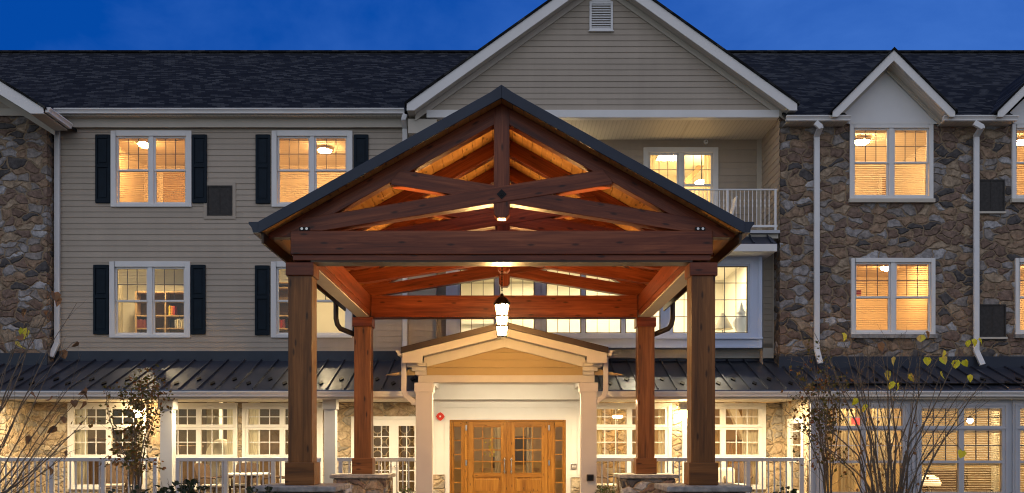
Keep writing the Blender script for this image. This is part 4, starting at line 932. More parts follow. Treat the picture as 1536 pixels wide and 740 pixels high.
# uplights standing on the side beams behind each truss
side_word = {-1: 'left', 1: 'right'}
for sg in (-1, 1):
    for i, yt in enumerate(TR[:-1]):
        p = Vector((CX + sg * 2.97, yt + (.34 if i == 0 else .30), ZB1))
        t = thing('uplight', 'small black twin uplight on the %s side beam, %s from the front' % (side_word[sg], ('first', 'second', 'third', 'fourth')[i]), 'uplight', p, 'uplights on the canopy beams')
        m = MB(); m.box(p.x - .06, p.x + .06, p.y - .05, p.y + .05, p.z - .002, p.z + .025); m.build('base', 'black_iron', t)
        m = MB(); m.lathe([(.0, .02), (.045, .02), (.05, .12), (.04, .12), (.038, .09), (0, .09)], p, 14); m.build('lamp_head', 'black_iron', t)
        m = MB(); m.lathe([(0, 0), (.037, 0)], p + Vector((0, 0, .1)), 12); m.build('lens', 'lens_glow', t)
        lamp('uplight_lamp', 'SPOT', p + Vector((0, 0, .135)), POWER['uplight'], (1, .60, .20), t, .03, Vector((CX - sg * 1.0, yt + .34, ZB1 + 1.15)), 46, .9)
    # front fixture with two lamps seen above the front beam
    px = 456 if sg < 0 else 1051; x = X(px, Yf0 - .06); t = thing('beam_spotlight', 'twin spotlight fixture above the %s end of the front beam' % side_word[sg], 'spotlight', (x, Yf0 - .015, ZB1), 'spotlights on the front beam')
    m = MB(); m.box(x - .075, x + .075, Yf0 - .035, Yf0 - .008, ZB1 + .001, ZB1 + .055); m.build('housing', 'black_iron', t)
    for d in (-.036, .036): MB().tube([(x + d, Yf0 - .05, ZB1 + .027), (x + d, Yf0 - .036, ZB1 + .027)], .02, 10).build('lens', 'steel', t)

# ================================================================== LANTERN
yl = 17.22; lxp = X(753, yl); s = yl / F
zt_, zm_, zb_ = Z(440, yl), Z(455, yl), Z(505, yl)
LAN = thing('hanging_lantern', 'tall glowing three tier lantern with black cap hanging in the middle of the timber canopy', 'lantern', (lxp, yl, zb_))
m = MB(); m.lathe([(0, zt_ - 0), (.025, zt_ - .01), (.035, zt_ - .05), (.09, zt_ - .09), (.12, zt_ - .13), (.155, zm_ - .0), (.15, zm_ - .02), (0, zm_ - .02)], (lxp, yl, 0), 8); m.build('cap', 'black_iron', LAN)
tiers = [(zm_ - .02, Z(474, yl), .135, .095), (Z(474.5, yl), Z(489, yl), .115, .085), (Z(489.5, yl), zb_, .11, .075)]
for i, (za_, zb2, ra, rb) in enumerate(tiers):
    MB().lathe([(0, za_ - .004), (ra - .014, za_ - .004), (rb - .012, zb2 + .004), (0, zb2 + .004)], (lxp, yl, 0), 6).build('glass_tier', 'lantern_glow', LAN)
    m = MB()
    for kx in range(6):
        t = 2 * math.pi * kx / 6; c, s_ = math.cos(t), math.sin(t); m.tube([(lxp + ra * c, yl + ra * s_, za_), (lxp + rb * c, yl + rb * s_, zb2)], .011, 5)
    for z, r_ in ((za_, ra), (zb2, rb)):
        m.tube([(lxp + r_ * math.cos(2 * math.pi * j / 6), yl + r_ * math.sin(2 * math.pi * j / 6), z) for j in range(7)], .019, 5)
    m.build('tier_frame', 'black_iron', LAN)
ztop = H + 3.44
m = MB(); n = int((ztop - zt_) / .05)
for j in range(n + 1):
    zc = zt_ + .0 + j * .05; ax = j % 2
    pts = [(lxp + (.014 * math.cos(a) if ax else 0), yl + (0 if ax else .014 * math.cos(a)), zc + .02 + .034 * math.sin(a)) for a in [2 * math.pi * q / 8 for q in range(9)]]
    m.tube(pts, .005, 5)
m.build('chain', 'black_iron', LAN)
m = MB(); m.lathe([(0, ztop - .001), (.06, ztop - .001), (.055, ztop - .03), (.015, ztop - .05), (0, ztop - .05)], (lxp, yl, 0), 14); m.build('ceiling_plate', 'black_iron', LAN)

# ================================================================== ROOMS BEHIND THE WINDOWS AND THEIR LAMPS
f3, c3, f2, c2, f1, c1 = H + 4.98, H + 7.92, H + 1.78, H + 4.75, .15, 2.92
def ceiling_lamp(px, Y, zc, label, r=.19, mat='lamp_glow'):
    x = X(px, Y); t = thing('ceiling_lamp', label, 'ceiling lamp', (x, Y, zc), 'flush ceiling lamps')
    m = MB(); m.lathe([(0, -.002), (r * .9, -.002), (r, -.05), (r, -.075), (r * .95, -.075)], (x, Y, zc), 24); m.build('rim', 'steel', t, smooth=True)
    m = MB(); m.lathe([(r * .94, -.07), (r * .86, -.115), (r * .6, -.15), (r * .25, -.168), (0, -.17)], (x, Y, zc), 24); m.build('diffuser', mat, t, smooth=True)
    return t
def downlight(x, Y, zc, label, mat='can_glow', r=.075, group='recessed downlights'):
    t = thing('downlight', label, 'downlight', (x, Y, zc), group)
    m = MB(); m.lathe([(r + .03, -.001), (r + .028, -.012), (r, -.012), (r, -.003)], (x, Y, zc), 18); m.build('trim_ring', 'white', t)
    if mat == 'portico_glow': m = MB(); m.lathe([(r * .8, -.005), (r * .78, -.03), (r * .55, -.055), (0, -.065)], (x, Y, zc), 16); m.build('lens', mat, t, smooth=True); return t
    m = MB(); n = 16; m.face([(x + r * math.cos(-2 * math.pi * i / n), Y + r * math.sin(-2 * math.pi * i / n), zc - .005) for i in range(n)]); m.build('lens', mat, t)
    return t
# top floor
room(-10.3, -7.0, YW + .02, 26.6, f3, c3, 'room_wall'); ceiling_lamp(217, 24.5, c3, 'domed ceiling lamp behind the blinds of the left top floor window', mat='lamp_amber')
room(-6.7, -3.2, YW + .02, 26.6, f3, c3, 'room_wall'); ceiling_lamp(487, 25.0, c3, 'domed ceiling lamp behind the blinds of the top floor window beside the canopy roof')
room(7.4, 10.6, YS + .02, 26.4, f3, c3 - .17, 'room_wall'); ceiling_lamp(1293, 23.75, c3 - .17, 'domed ceiling lamp behind the window under the dormer', mat='lamp_pale')
room(11.3, 14.6, YS + .02, 26.4, f3, c3 - .17, 'room_wall'); ceiling_lamp(1534, 23.75, c3 - .17, 'domed ceiling lamp in the top floor window cut by the right picture edge')
# second floor
room(-11.0, -7.0, YW + .02, 26.0, f2, c2, 'room_pale'); downlight(X(215, 24.4), 24.4, c2, 'ceiling downlight in the left library window', 'room_can_glow', .13)
room(-6.7, -3.0, YW + .02, 26.0, f2, c2, 'room_pale'); downlight(X(470, 24.4), 24.4, c2, 'ceiling downlight in the library window beside the canopy post', 'room_can_glow', .13)
room(7.4, 10.6, YS + .02, 26.4, f2, c2, 'room_wall'); ceiling_lamp(1330, 24.6, c2, 'domed ceiling lamp in the middle floor window of the stone wall', .17, 'lamp_amber')
room(11.3, 14.6, YS + .02, 26.4, f2, c2, 'room_wall'); ceiling_lamp(1560, 24.6, c2, 'domed ceiling lamp in the middle floor window at the right picture edge', .17)
# wide bay, balcony room
room(-1.8, 6.05, YBAY + .1, 27.0, f2, c2, 'room_pale')
for i, (x, y) in enumerate(((-.6, 24.2), (1.4, 24.2), (3.4, 24.2), (5.2, 24.2), (.4, 25.8), (2.4, 25.8), (4.6, 25.8))): downlight(x, y, c2, 'round downlight behind the wide bay window, %s' % ('front row at the far left', 'front row left of the lantern chain', 'front row right of the lantern chain', 'front row at the far right', 'back row left', 'back row middle', 'back row right')[i], 'bay_glow', .10)
room(2.9, 5.9, YBK + .02, 27.4, f3, c3 - .05, 'room_pale')
t = thing('ceiling_panel_light', 'square bright ceiling light behind the balcony window', 'ceiling light', (X(1004, 25.6), 25.6, c3 - .05)); x = X(1004, 25.6)
MB().box(x - .34, x + .34, 25.3, 25.9, c3 - .09, c3 - .051).build('housing', 'white', t); m = MB(); m.face([(x - .31, 25.33, c3 - .092), (x - .31, 25.87, c3 - .092), (x + .31, 25.87, c3 - .092), (x + .31, 25.33, c3 - .092)]); m.build('diffuser', 'dim_glow', t)
x = X(1052, 25.4); zz = Z(274, 25.4); t = thing('pendant_lamp', 'small round pendant lamp behind the balcony window', 'pendant lamp', (x, 25.4, zz))
MB().tube([(x, 25.4, zz + .06), (x, 25.4, c3 - .055)], .008, 6).build('cord', 'black_iron', t); MB().lathe([(0, .06), (.1, .05), (.17, .01), (.16, -.02), (0, -.03)], (x, 25.4, zz), 18).build('shade', 'dim_glow', t, smooth=True)
# ground floor
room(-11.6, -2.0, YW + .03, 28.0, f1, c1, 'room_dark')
for i, (x, y) in enumerate(((-9.6, 25.4), (-6.5, 25.4), (-3.2, 25.0))): downlight(x, y, c1, 'ceiling downlight in the dining room %s' % ('behind the leftmost veranda window', 'behind the middle veranda windows', 'behind the glazed white double door')[i], 'can_glow', .11)
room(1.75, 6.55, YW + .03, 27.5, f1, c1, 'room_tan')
for i, (x, y) in enumerate(((3.0, 25.0), (5.3, 25.0))): downlight(x, y, c1, 'ceiling downlight in the tan hall behind the %s right veranda window' % ('nearer', 'farther')[i], 'dim_glow', .20)
room(-1.75, 1.6, YW + .12, 26.4, f1, c1, 'room_tan'); downlight(-.1, 24.6, c1, 'ceiling downlight in the vestibule behind the wooden doors', 'dim_glow', .16)
room(xs_ + .05, 14.55, YSUN + .03, 25.8, f1, c1, 'room_tan')
for i, x in enumerate((8.6, 12.5)): downlight(x, 23.2, c1, 'ceiling downlight in the sunroom %s' % ('behind the bare shrub', 'behind the blinds')[i], 'dim_glow', .20)
# bulb in the sunroom
yb = 22.6; x = X(1455, yb); zz = Z(631, yb); t = thing('globe_lamp', 'small glowing globe lamp behind the sunroom blinds', 'lamp', (x, yb, zz))
MB().tube([(x, yb, zz + .05), (x, yb, c1 - .002)], .01, 6).build('stem', 'steel', t); MB().lathe([(0, -.07)] + [(.07 * math.sin(a), -.07 * math.cos(a)) for a in (.4, .8, 1.2, 1.6, 2.0, 2.4, 2.8)] + [(0, .07)], (x, yb, zz), 14).build('globe', 'can_glow', t, smooth=True)
# exit sign
yx = 22.4; x0, x1, z0, z1 = X(1278, yx), X(1292, yx), Z(637, yx), Z(627, yx)
t = thing('exit_sign', 'small red lit EXIT sign hanging inside the sunroom behind the shrub', 'exit sign', ((x0 + x1) / 2, yx, z0))
MB().box(x0, x1, yx, yx + .04, z0, z1).build('housing', 'exit_red', t); MB().box((x0+x1)/2 - .01, (x0+x1)/2 + .01, yx + .01, yx + .03, z1, c1).build('hanger', 'white', t)
cu = bpy.data.curves.new('letters', 'FONT'); cu.body = 'EXIT'; cu.size = .10; cu.align_x = 'CENTER'; cu.align_y = 'CENTER'; cu.extrude = .002
to = bpy.data.objects.new('letters_tmp', cu); COL.objects.link(to); bpy.context.view_layer.update()
me = bpy.data.meshes.new_from_object(to); bpy.data.objects.remove(to); me.materials.clear(); me.materials.append(MATS['white'])
o = bpy.data.objects.new('lettering', me); COL.objects.link(o); o.parent = t; o.location = Vector(((x0 + x1) / 2, yx - .004, (z0 + z1) / 2)) - Vector(WL[t.name]); o.rotation_euler = (R(90), 0, 0)

# doorways, screens and furniture glimpsed inside
def inner(name, label, cat, x0, x1, y0, y1, z0, z1, mat, group=None):
    m = MB(); m.box(x0, x1, y0, y1, z0, z1); o = m.build(name, mat, bevel=.01); return tag(o, label, cat, group)
def door_inside(px0, px1, Y, ytop, zfl, mat, par_label):
    m = MB(); m.box(X(px0, Y), X(px1, Y), Y - .05, Y - .005, zfl, Z(ytop, Y)); d = m.build('inner_door', mat, BLD, bevel=.006)
    f = MB(); frame(f, X(px0, Y) - .09, X(px1, Y) + .09, Y - .07, Y - .006, zfl, Z(ytop, Y) + .09, .088, wb=.001); f.build('door_casing', 'room_pale', d)
door_inside(1322, 1368, 26.3, 267, f3, 'shelf_wood', ''); door_inside(1350, 1372, 26.3, 448, f2, 'room_dark', ''); door_inside(246, 279, 26.5, 258, f3, 'shelf_wood', '')
# bookcases
def bookcase(label, px0, px1, Y, ztop, verts, shelves_z):
    x0, x1 = X(px0, Y), X(px1, Y); t = thing('bookcase', label, 'bookcase', ((x0 + x1) / 2, Y, f2))
    m = MB(); frame(m, x0, x1, Y - .16, Y + .16, f2, ztop, .045); m.build('carcass', 'shelf_wood', t)
    MB().box(x0 + .045, x1 - .045, Y + .13, Y + .158, f2 + .045, ztop - .045).build('back_panel', 'room_dark', t)
    for v in verts: MB().box(X(v, Y) - .02, X(v, Y) + .02, Y - .155, Y + .129, f2 + .046, ztop - .046).build('divider', 'shelf_wood', t)
    for z in shelves_z: MB().box(x0 + .046, x1 - .046, Y - .15, Y + .128, z - .035, z).build('shelf', 'shelf_wood', t)
yb = 25.3; zs1, zs2, zs3 = Z(474, yb), Z(493, yb), Z(452, yb)
bookcase('brown bookcase seen through the left middle floor window', 206, 292, yb, Z(438, yb), (251,), (zs1, zs2, zs3))
bookcase('brown bookcase seen through the middle floor window beside the canopy post', 410, 452, yb, Z(424, yb), (), (zs1, zs2, zs3, Z(432, yb)))
def book(px, w, h, z, mat, label, lean=0):
    x = X(px, yb); m = MB(); m.box(x, x + w, yb - .13, yb + .04, z + .001, z + h); tag(m.build('book', mat, bevel=.004), label, 'book', 'books on the shelves')
for i, (px, mt, lb) in enumerate(((255.5, 'book_yellow', 'yellow book upright on the upper shelf behind the left window'), (259, 'book_orange', 'orange book beside the yellow one on the upper shelf'), (262.2, 'book_red', 'red book right of the orange one on the upper shelf'))): book(px, .05, .25, zs1, mt, lb)
for i in range(5): book(264.5 + i * 3, .045, .22 + .02 * (i % 3), zs2, ('book_gray', 'book_cream')[i % 2], 'pale book in the row on the lower right shelf behind the left window' if True else '')
for i in range(5): book(207.5 + i * 2.8, .045, .23 - .015 * (i % 2), zs2, 'book_maroon', 'dark maroon book in the row on the lower left shelf behind the left window')
for i in range(4): book(416 + i * 3.2, .05, .21 + .015 * (i % 2), zs2, ('book_red', 'book_maroon')[i % 2], '%s book on the bookcase behind the canopy post window, %s' % (('red', 'maroon')[i % 2], ('leftmost', 'second', 'third', 'rightmost')[i]))
# roman shades
for nm, (ai, bi, ci, di), hgt in (('left', r3, 25), ('right', r4, 20)):
    m = MB(); z = di - .01; n = 5; st = hgt * YW / F / n
    for i in range(n):
        m.face([(ai + .03, YW + .11, z), (bi - .03, YW + .11, z), (bi - .03, YW + .15, z - st * 1.05), (ai + .03, YW + .15, z - st * 1.05)]); z -= st
    m.build('roman_shade', 'shade_cloth', w3 if nm == 'left' else w4)
def curtain(px0, px1, Y, z0, z1, label, fold=.09, mat='curtain'):
    x0, x1 = X(px0, Y), X(px1, Y); n = max(8, int((x1 - x0) / .02)); m = MB(); rr = random.Random(int(px0))
    ph = rr.random() * 6
    pr = [(x0 + (x1 - x0) * i / n, Y + .028 * math.sin(2 * math.pi * (x1 - x0) * i / n / fold + ph) + .012 * math.sin(17 * i / n + ph)) for i in range(n + 1)]
    for (a, b), (c, d) in zip(pr, pr[1:]): m.face([(a, b, z0), (c, d, z0), (c, d, z1), (a, b, z1)])
    weldme = m.build('curtain', mat, smooth=True); weld(weldme.data); tag(weldme, label, 'curtain', 'curtains at the windows')
for px0, px1, lb in ((111, 131, 'cream curtain at the left side of the leftmost veranda window'), (372, 390, 'cream curtain at the left side of the veranda window beside the front canopy post'), (464, 478, 'cream patterned curtain just right of the front left canopy post'), (340, 352, 'cream curtain at the right side of the middle left veranda window'), (889, 903, 'cream curtain right of the portico column'), (987, 999, 'cream curtain right of the rear right canopy post'), (1113, 1139, 'cream curtain at the right side of the rightmost veranda window'), (206, 218, 'cream curtain behind the small autumn tree')):
    curtain(px0, px1, YW + .14, .2, 2.75, lb)
curtain(972, 982, YBK + .16, f3 + .2, c3 - .15, 'cream curtain at the left side of the balcony window'); curtain(1056, 1072, YBK + .16, f3 + .2, c3 - .15, 'cream curtain at the right side of the balcony window')
curtain(173, 184, YW + .3, f2, c2 - .1, 'pale curtain at the left side of the library window')
# sloping beam in the balcony room, statue and lamp in the bay, stairs in the hall
m = MB(); m.bar((X(1028, 26.5), 26.5, Z(276, 26.5)), (X(1062, 26.5), 26.5, Z(236, 26.5)), .12, .14); tag(m.build('sloping_beam', 'shelf_wood'), 'sloping wooden beam inside the balcony room', 'beam')
ys_ = 23.3; x = X(1112, ys_); z0 = f2
m = MB(); m.lathe([(0, 0), (.22, 0), (.22, .06), (.16, .1), (.15, .72), (.2, .78), (.2, .82), (0, .82)], (x, ys_, z0), 16); tag(m.build('pedestal', 'white', smooth=False), 'white pedestal holding an urn in the wide bay window', 'pedestal')
m = MB(); m.lathe([(0, .822), (.11, .825), (.11, .86), (.05, .93), (.08, 1.02), (.19, 1.2), (.21, 1.33), (.16, 1.43), (.09, 1.47), (.12, 1.52), (.10, 1.56), (.05, 1.62), (.04, 1.7), (.015, 1.78), (0, 1.79)], (x, ys_, z0 + .1), 18); tag(m.build('urn', 'white', smooth=True), 'tall white urn with finial standing in the wide bay window', 'urn')
for o in [bpy.data.objects['urn']]: o.location.z -= .101
x = X(1084, 23.6); t = thing('table_lamp', 'white cone shaded lamp in the right part of the bay window', 'lamp', (x, 23.6, f2)); zz = Z(470, 23.6)
MB().lathe([(.0, 0), (.16, 0), (.16, .03), (.02, .05), (.02, zz - f2 - .35)], (x, 23.6, f2), 14).build('stand', 'steel', t); MB().lathe([(.26, -.40), (.05, 0)], (x, 23.6, zz), 18).build('lamp_shade', 'linen', t, smooth=True)
x0 = X(690, 25); t = thing('mantelpiece', 'pale mantel shelf at the left end of the bay window room', 'mantelpiece', (x0 + .5, 25.0, f2)); MB().box(x0, x0 + 1.3, 24.9, 25.2, f2, Z(487, 25)).build('surround', 'trim', t); MB().box(x0 - .06, x0 + 1.36, 24.85, 25.2, Z(487, 25) + .002, Z(487, 25) + .06).build('shelf', 'trim', t)
ysd = 25.6; x0, x1 = X(1058, ysd), X(1136, ysd)
t = thing('staircase', 'dark wooden stair railing and flight inside the right hall window', 'staircase', ((x0 + x1) / 2, ysd, f1))
m = MB(); m.bar((X(1080, ysd), ysd, Z(662, ysd)), (X(1120, ysd), ysd, Z(662, ysd)), .07, .07); m.build('handrail', 'room_dark', t)
for i in range(8): x = X(1082 + i * 5, ysd); MB().box(x - .02, x + .02, ysd - .02, ysd + .02, f1, Z(663, ysd)).build('baluster', 'shelf_wood', t)
m = MB(); m.bar((X(1092, ysd + .8), ysd + .8, 2.85), (X(1122, ysd + .8), ysd + .8, Z(668, ysd + .8)), .3, .22); m.build('stringer', 'room_pale', t)
m = MB(); m.bar((X(975, ysd), ysd, .9), (X(1000, ysd), ysd, 1.5), .07, .08); tag(m.build('sloped_handrail', 'room_dark'), 'dark sloped handrail seen low in the window behind the rear right post', 'handrail')
# stone block standing in for stonework reflected in the pane, lamp pole
yq = 26.6; m = MB(); m.box(X(900, yq), X(945, yq), yq - .3, yq + .4, f1, c1 - .01); tag(m.build('stone_reflection_block', 'stone_lit'), 'stone block standing in for the reflection in the window right of the portico', 'reflection block')
x = X(926, 24.5); t = thing('floor_lamp', 'slim floor lamp with flat lit head behind the window right of the portico', 'floor lamp', (x, 24.5, f1)); MB().tube([(x, 24.5, f1 + .03), (x, 24.5, Z(627, 24.5))], .018, 8).build('pole', 'steel', t); MB().lathe([(0, 0), (.15, 0), (.15, .03), (0, .03)], (x, 24.5, f1), 16).build('base', 'steel', t); MB().box(x - .11, x + .12, 24.42, 24.58, Z(627, 24.5) + .001, Z(627, 24.5) + .05).build('lamp_head', 'dim_glow', t)
# dining room behind the left veranda
yq = 24.6; x = X(332, yq); t = thing('table_lamp', 'large cream lamp shade in the dim dining room window', 'lamp', (x, yq, f1)); MB().lathe([(0, 0), (.18, 0), (.17, .04), (.03, .08), (.05, .5), (.03, .8), (.02, 1.0)], (x, yq, f1), 14).build('stand', 'steel', t, smooth=True); MB().lathe([(.40, 0), (.36, .2), (.22, .42), (.05, .48), (0, .48)], (x, yq, Z(686, yq)), 20).build('lamp_shade', 'linen', t, smooth=True)
for i, px in enumerate((275, 400, 140, 190)):
    yq = 25.6; x = X(px, yq); m = MB(); m.box(x - .45, x + .45, yq - .2, yq + .2, f1, (1.5, 1.95, 1.7, 1.4)[i]); m.box(x - .48, x + .48, yq - .22, yq + .22, (1.5, 1.95, 1.7, 1.4)[i] + .001, (1.5, 1.95, 1.7, 1.4)[i] + .05)
    tag(m.build('sideboard', 'shelf_wood', bevel=.01), ('low brown sideboard in the dim dining room left of the lamp shade', 'tall brown cabinet behind the window beside the front left post', 'brown cabinet behind the leftmost veranda window', 'low brown sideboard behind the small autumn tree')[i], 'cabinet')
x = X(322, 24.9); m = MB(); m.box(x - .16, x + .16, 24.75, 25.07, f1, c1 - .002); tag(m.build('inside_column', 'room_pale'), 'pale square column inside the dining room', 'column')
# white lattice seen behind the glazed double door
yq = YW + .45; x0, x1 = X(556, yq), X(628, yq); t = thing('lattice_screen', 'pale geometric lattice screen behind the glazed white double door', 'screen', ((x0 + x1) / 2, yq, f1)); m = MB(); s = .34; nx = int((x1 - x0) / s) + 1
for i in range(nx):
    for j in range(5):
        cx_, cz = x0 + s * (i + .5), .95 + s * j; r_ = .13
        P = [(cx_ + r_ * math.cos(R(22.5 + 45 * q)), cz + r_ * math.sin(R(22.5 + 45 * q))) for q in range(9)]
        for a, b in zip(P, P[1:]): m.bar((a[0], yq, a[1]), (b[0], yq, b[1]), .03, .022)
        m.bar((cx_ + .12, yq, cz), (cx_ + s - .12, yq, cz), .03, .02); m.bar((cx_, yq, cz + .12), (cx_, yq, cz + s - .12), .03, .02, Vector((1, 0, 0)))
m.build('lattice', 'room_tan', t); fr_ = MB(); frame(fr_, x0 - .05, x1 + .05, yq - .03, yq + .03, f1, 2.75, .05); fr_.build('screen_frame', 'room_pale', t)
# flower arrangement and console in the vestibule
yq = 25.4; x = X(768, yq); t = thing('console_table', 'dark console table inside the entrance vestibule', 'table', (X(764, yq), yq, f1)); xx = X(764, yq); MB().box(xx - .8, xx + .8, yq - .2, yq + .2, .88, .94).build('tabletop', 'shelf_wood', t)
for a in (-.72, .72): MB().box(xx + a - .03, xx + a + .03, yq - .15, yq + .15, f1, .879).build('leg', 'shelf_wood', t)
t = thing('flower_vase', 'vase of yellow flowers on the console inside the entrance', 'vase', (X(742, yq), yq, .94)); x = X(742, yq); MB().lathe([(0, 0), (.06, 0), (.1, .12), (.06, .26), (.08, .3)], (x, yq, .942), 14).build('vase', 'room_dark', t, smooth=True)
fm = MB(); rr = random.Random(3)
for i in range(60):
    p = Vector((x + rr.uniform(-.25, .25), yq + rr.uniform(-.15, .15), 1.25 + rr.uniform(0, .55))); q = .04
    a, b = Vector((rr.uniform(-1, 1), rr.uniform(-1, 1), rr.uniform(-1, 1))).normalized() * q, Vector((rr.uniform(-1, 1), rr.uniform(-1, 1), rr.uniform(-1, 1))).normalized() * q
    fm.face([p - a, p - b, p + a, p + b])
for i in range(12): fm.tube([(x, yq, 1.2), (x + rr.uniform(-.2, .2), yq, 1.4 + rr.uniform(0, .35))], .006, 4)
fm.build('flowers', 'leaf_yellow', t)
curtain(742, 752, 24.2, .3, 2.7, 'pale drape inside the vestibule behind the left wooden door'); curtain(789, 799, 24.2, .3, 2.7, 'pale drape inside the vestibule behind the right wooden door')
yq = 26.3; x0, x1 = X(772, yq), X(796, yq); t = thing('framed_picture', 'dark framed abstract picture on the vestibule back wall', 'picture', ((x0 + x1) / 2, yq, Z(690, yq))); fr_ = MB(); frame(fr_, x0, x1, yq, yq + .05, Z(692, yq), Z(655, yq), .05); fr_.build('frame', 'room_dark', t); MB().box(x0 + .05, x1 - .05, yq + .02, yq + .045, Z(692, yq) + .05, Z(655, yq) - .05).build('canvas', 'leaf_autumn', t)
# alarm box inside the right middle window
yq = 23.2; x = X(1288, yq); z = Z(439, yq); inner('fire_alarm', 'small red fire alarm inside the middle floor window of the stone wall', 'fire alarm', x - .07, x + .07, yq, yq + .04, z - .07, z + .07, 'alarm_red')
# sunroom: lampshade, dark cabinet, console
yq = 23.0; x = X(1394, yq); t = thing('table_lamp', 'round shaded lamp low behind the sunroom blinds', 'lamp', (x, yq, f1)); MB().lathe([(0, 0), (.15, 0), (.14, .03), (.02, .06), (.02, .75)], (x, yq, f1), 12).build('stand', 'steel', t); MB().lathe([(.26, 0), (.27, .06), (.2, .2), (.1, .24)], (x, yq, Z(728, yq)), 18).build('lamp_shade', 'shade_glow', t, smooth=True)
yq = 24.6; inner('dark_cabinet', 'dark cabinet low behind the sunroom blinds on the right', 'cabinet', X(1452, yq), X(1490, yq), yq, yq + .4, f1, Z(703, yq), 'room_dark')
yq = 24.9; inner('dark_sofa', 'dark upholstered sofa back behind the sunroom blinds', 'sofa', X(1398, yq), X(1436, yq), yq, yq + .5, f1, Z(705, yq), 'wicker')
curtain(1488, 1500, YSUN + .35, .2, 2.8, 'cream curtain in the sunroom behind the right blinds'); curtain(1258, 1282, 23.6, .2, 2.8, 'pale curtain inside the sunroom behind the bare shrub'); curtain(1308, 1340, 23.8, .2, 2.8, 'wide pale curtain inside the sunroom right of the exit sign')

# ================================================================== FITTINGS OUTSIDE
# added downlights, hidden behind the eave fascia, washing the veranda wall with light
zs_ = zev - .205
for i, px in enumerate((40, 150, 300, 420, 560)): downlight(X(px, YE + .42), YE + .42, zev - .1655, 'added hidden veranda downlight %s' % ('above the left stone corner', 'above the leftmost tall window', 'above the middle tall windows', 'above the window left of the front post', 'above the glazed white double door')[i], 'can_glow', .085, 'added veranda downlights')
for i, px in enumerate((930, 1020, 1120, 1168)): downlight(X(px, YE + .42), YE + .42, zev - .1655, 'added hidden veranda downlight %s' % ('right of the portico', 'beside the rear right post', 'above the rightmost tall window', 'above the right stone corner')[i], 'can_glow', .085, 'added veranda downlights')
for i, x in enumerate((-.95, -.13, .7)): downlight(x, 20.84, zpt - .041, 'portico ceiling downlight, %s of three' % ('left', 'middle', 'right')[i], 'portico_glow', .10, 'portico downlights')
def sconce(px, py, label):
    y = YW - .22; x, z = X(px, y), Z(py, y); t = thing('wall_sconce', label, 'wall lamp', (x, YW, z - .08), 'square veranda wall lamps')
    m = MB(); m.box(x - .05, x + .05, YW - .05, YW - .021, z + .05, z + .35); m.box(x - .015, x + .015, y + .05, YW - .05, z + .28, z + .31); m.build('wall_plate', 'steel', t, bevel=.004)
    m = MB(); m.box(x - .085, x + .085, y - .085, y + .085, z + .10, z + .34); m.build('lamp_body', 'steel', t, bevel=.006)
    m = MB(); m.box(x - .07, x + .07, y - .07, y + .07, z - .08, z + .099); m.build('glass_block', 'sconce_glow', t, bevel=.01)
sconce(207, 621, 'glowing square wall lamp behind the small autumn tree'); sconce(1025, 622, 'glowing square wall lamp beside the front right canopy post')
xq = X(850, YBK); zq = Z(262, YBK); t = thing('balcony_fill_lamp', 'added lamp hidden behind the canopy roof, lighting the balcony ceiling', 'wall lamp', (xq, YBK, zq))  # added lamp, out of sight, brightens the balcony ceiling
MB().box(xq - .06, xq + .06, YBK - .05, YBK - .024, zq, zq + .2).build('wall_plate', 'steel', t); MB().box(xq - .06, xq + .06, YBK - .17, YBK - .051, zq + .02, zq + .18).build('glass_block', 'balcony_fill_glow', t, bevel=.01)
# fire alarm by the door, intercom, lamp box on the column
y = YW - .052; x, z = X(660.5, y), Z(625, y); t = thing('fire_alarm', 'round red fire alarm strobe on the white wall left of the entrance doors', 'fire alarm', (x, y, z))
m = MB(); m.prism([(x + .095 * math.cos(R(22.5 + 45 * i)), z + .095 * math.sin(R(22.5 + 45 * i))) for i in range(8)], y - .05, y - .001, 'Y')
for a in (0, 90, 180, 270): m.tube([(x + .085 * math.cos(R(a)), y - .03, z + .085 * math.sin(R(a))), (x + .085 * math.cos(R(a)), y - .002, z + .085 * math.sin(R(a)))], .020, 8)
m.build('housing', 'alarm_red', t, bevel=.004); MB().box(x - .022, x + .022, y - .07, y - .051, z - .02, z + .02).build('strobe_lens', 'white', t, bevel=.006)
x, z = X(860.7, y), Z(700, y); t = thing('intercom', 'small square grey intercom panel on the wall right of the entrance doors', 'intercom', (x, y, z - .06)); MB().box(x - .065, x + .065, y - .03, y - .001, z - .065, z + .065).build('plate', 'steel', t, bevel=.004)
for d in (-.03, 0, .03): MB().box(x + d - .01, x + d + .01, y - .036, y - .0305, z - .02, z + .03).build('button', 'white', t)
x, z = X(885, YP), Z(716.7, YP); t = thing('column_lamp', 'small dark square lamp box on the right portico column', 'lamp', (x, YP, z - .07)); m = MB(); m.box(x - .075, x + .075, YP - .075, YP - .001, z - .07, z + .07); m.build('housing', 'bronze', t, bevel=.008); MB().box(x - .055, x + .055, YP - .083, YP - .0755, z - .05, z + .05).build('cover', 'black_iron', t)
yk = YBK - .03; x, z = X(1059, yk), Z(213, yk); t = thing('sprinkler_head', 'small round white fitting above the balcony window', 'sprinkler', (x, yk, z - .05)); MB().tube([(x, yk + .02, z), (x, yk - .03, z)], [.06, .05], 14).build('escutcheon', 'white', t); MB().tube([(x, yk - .031, z), (x, yk - .05, z)], .02, 8).build('nozzle', 'steel', t)

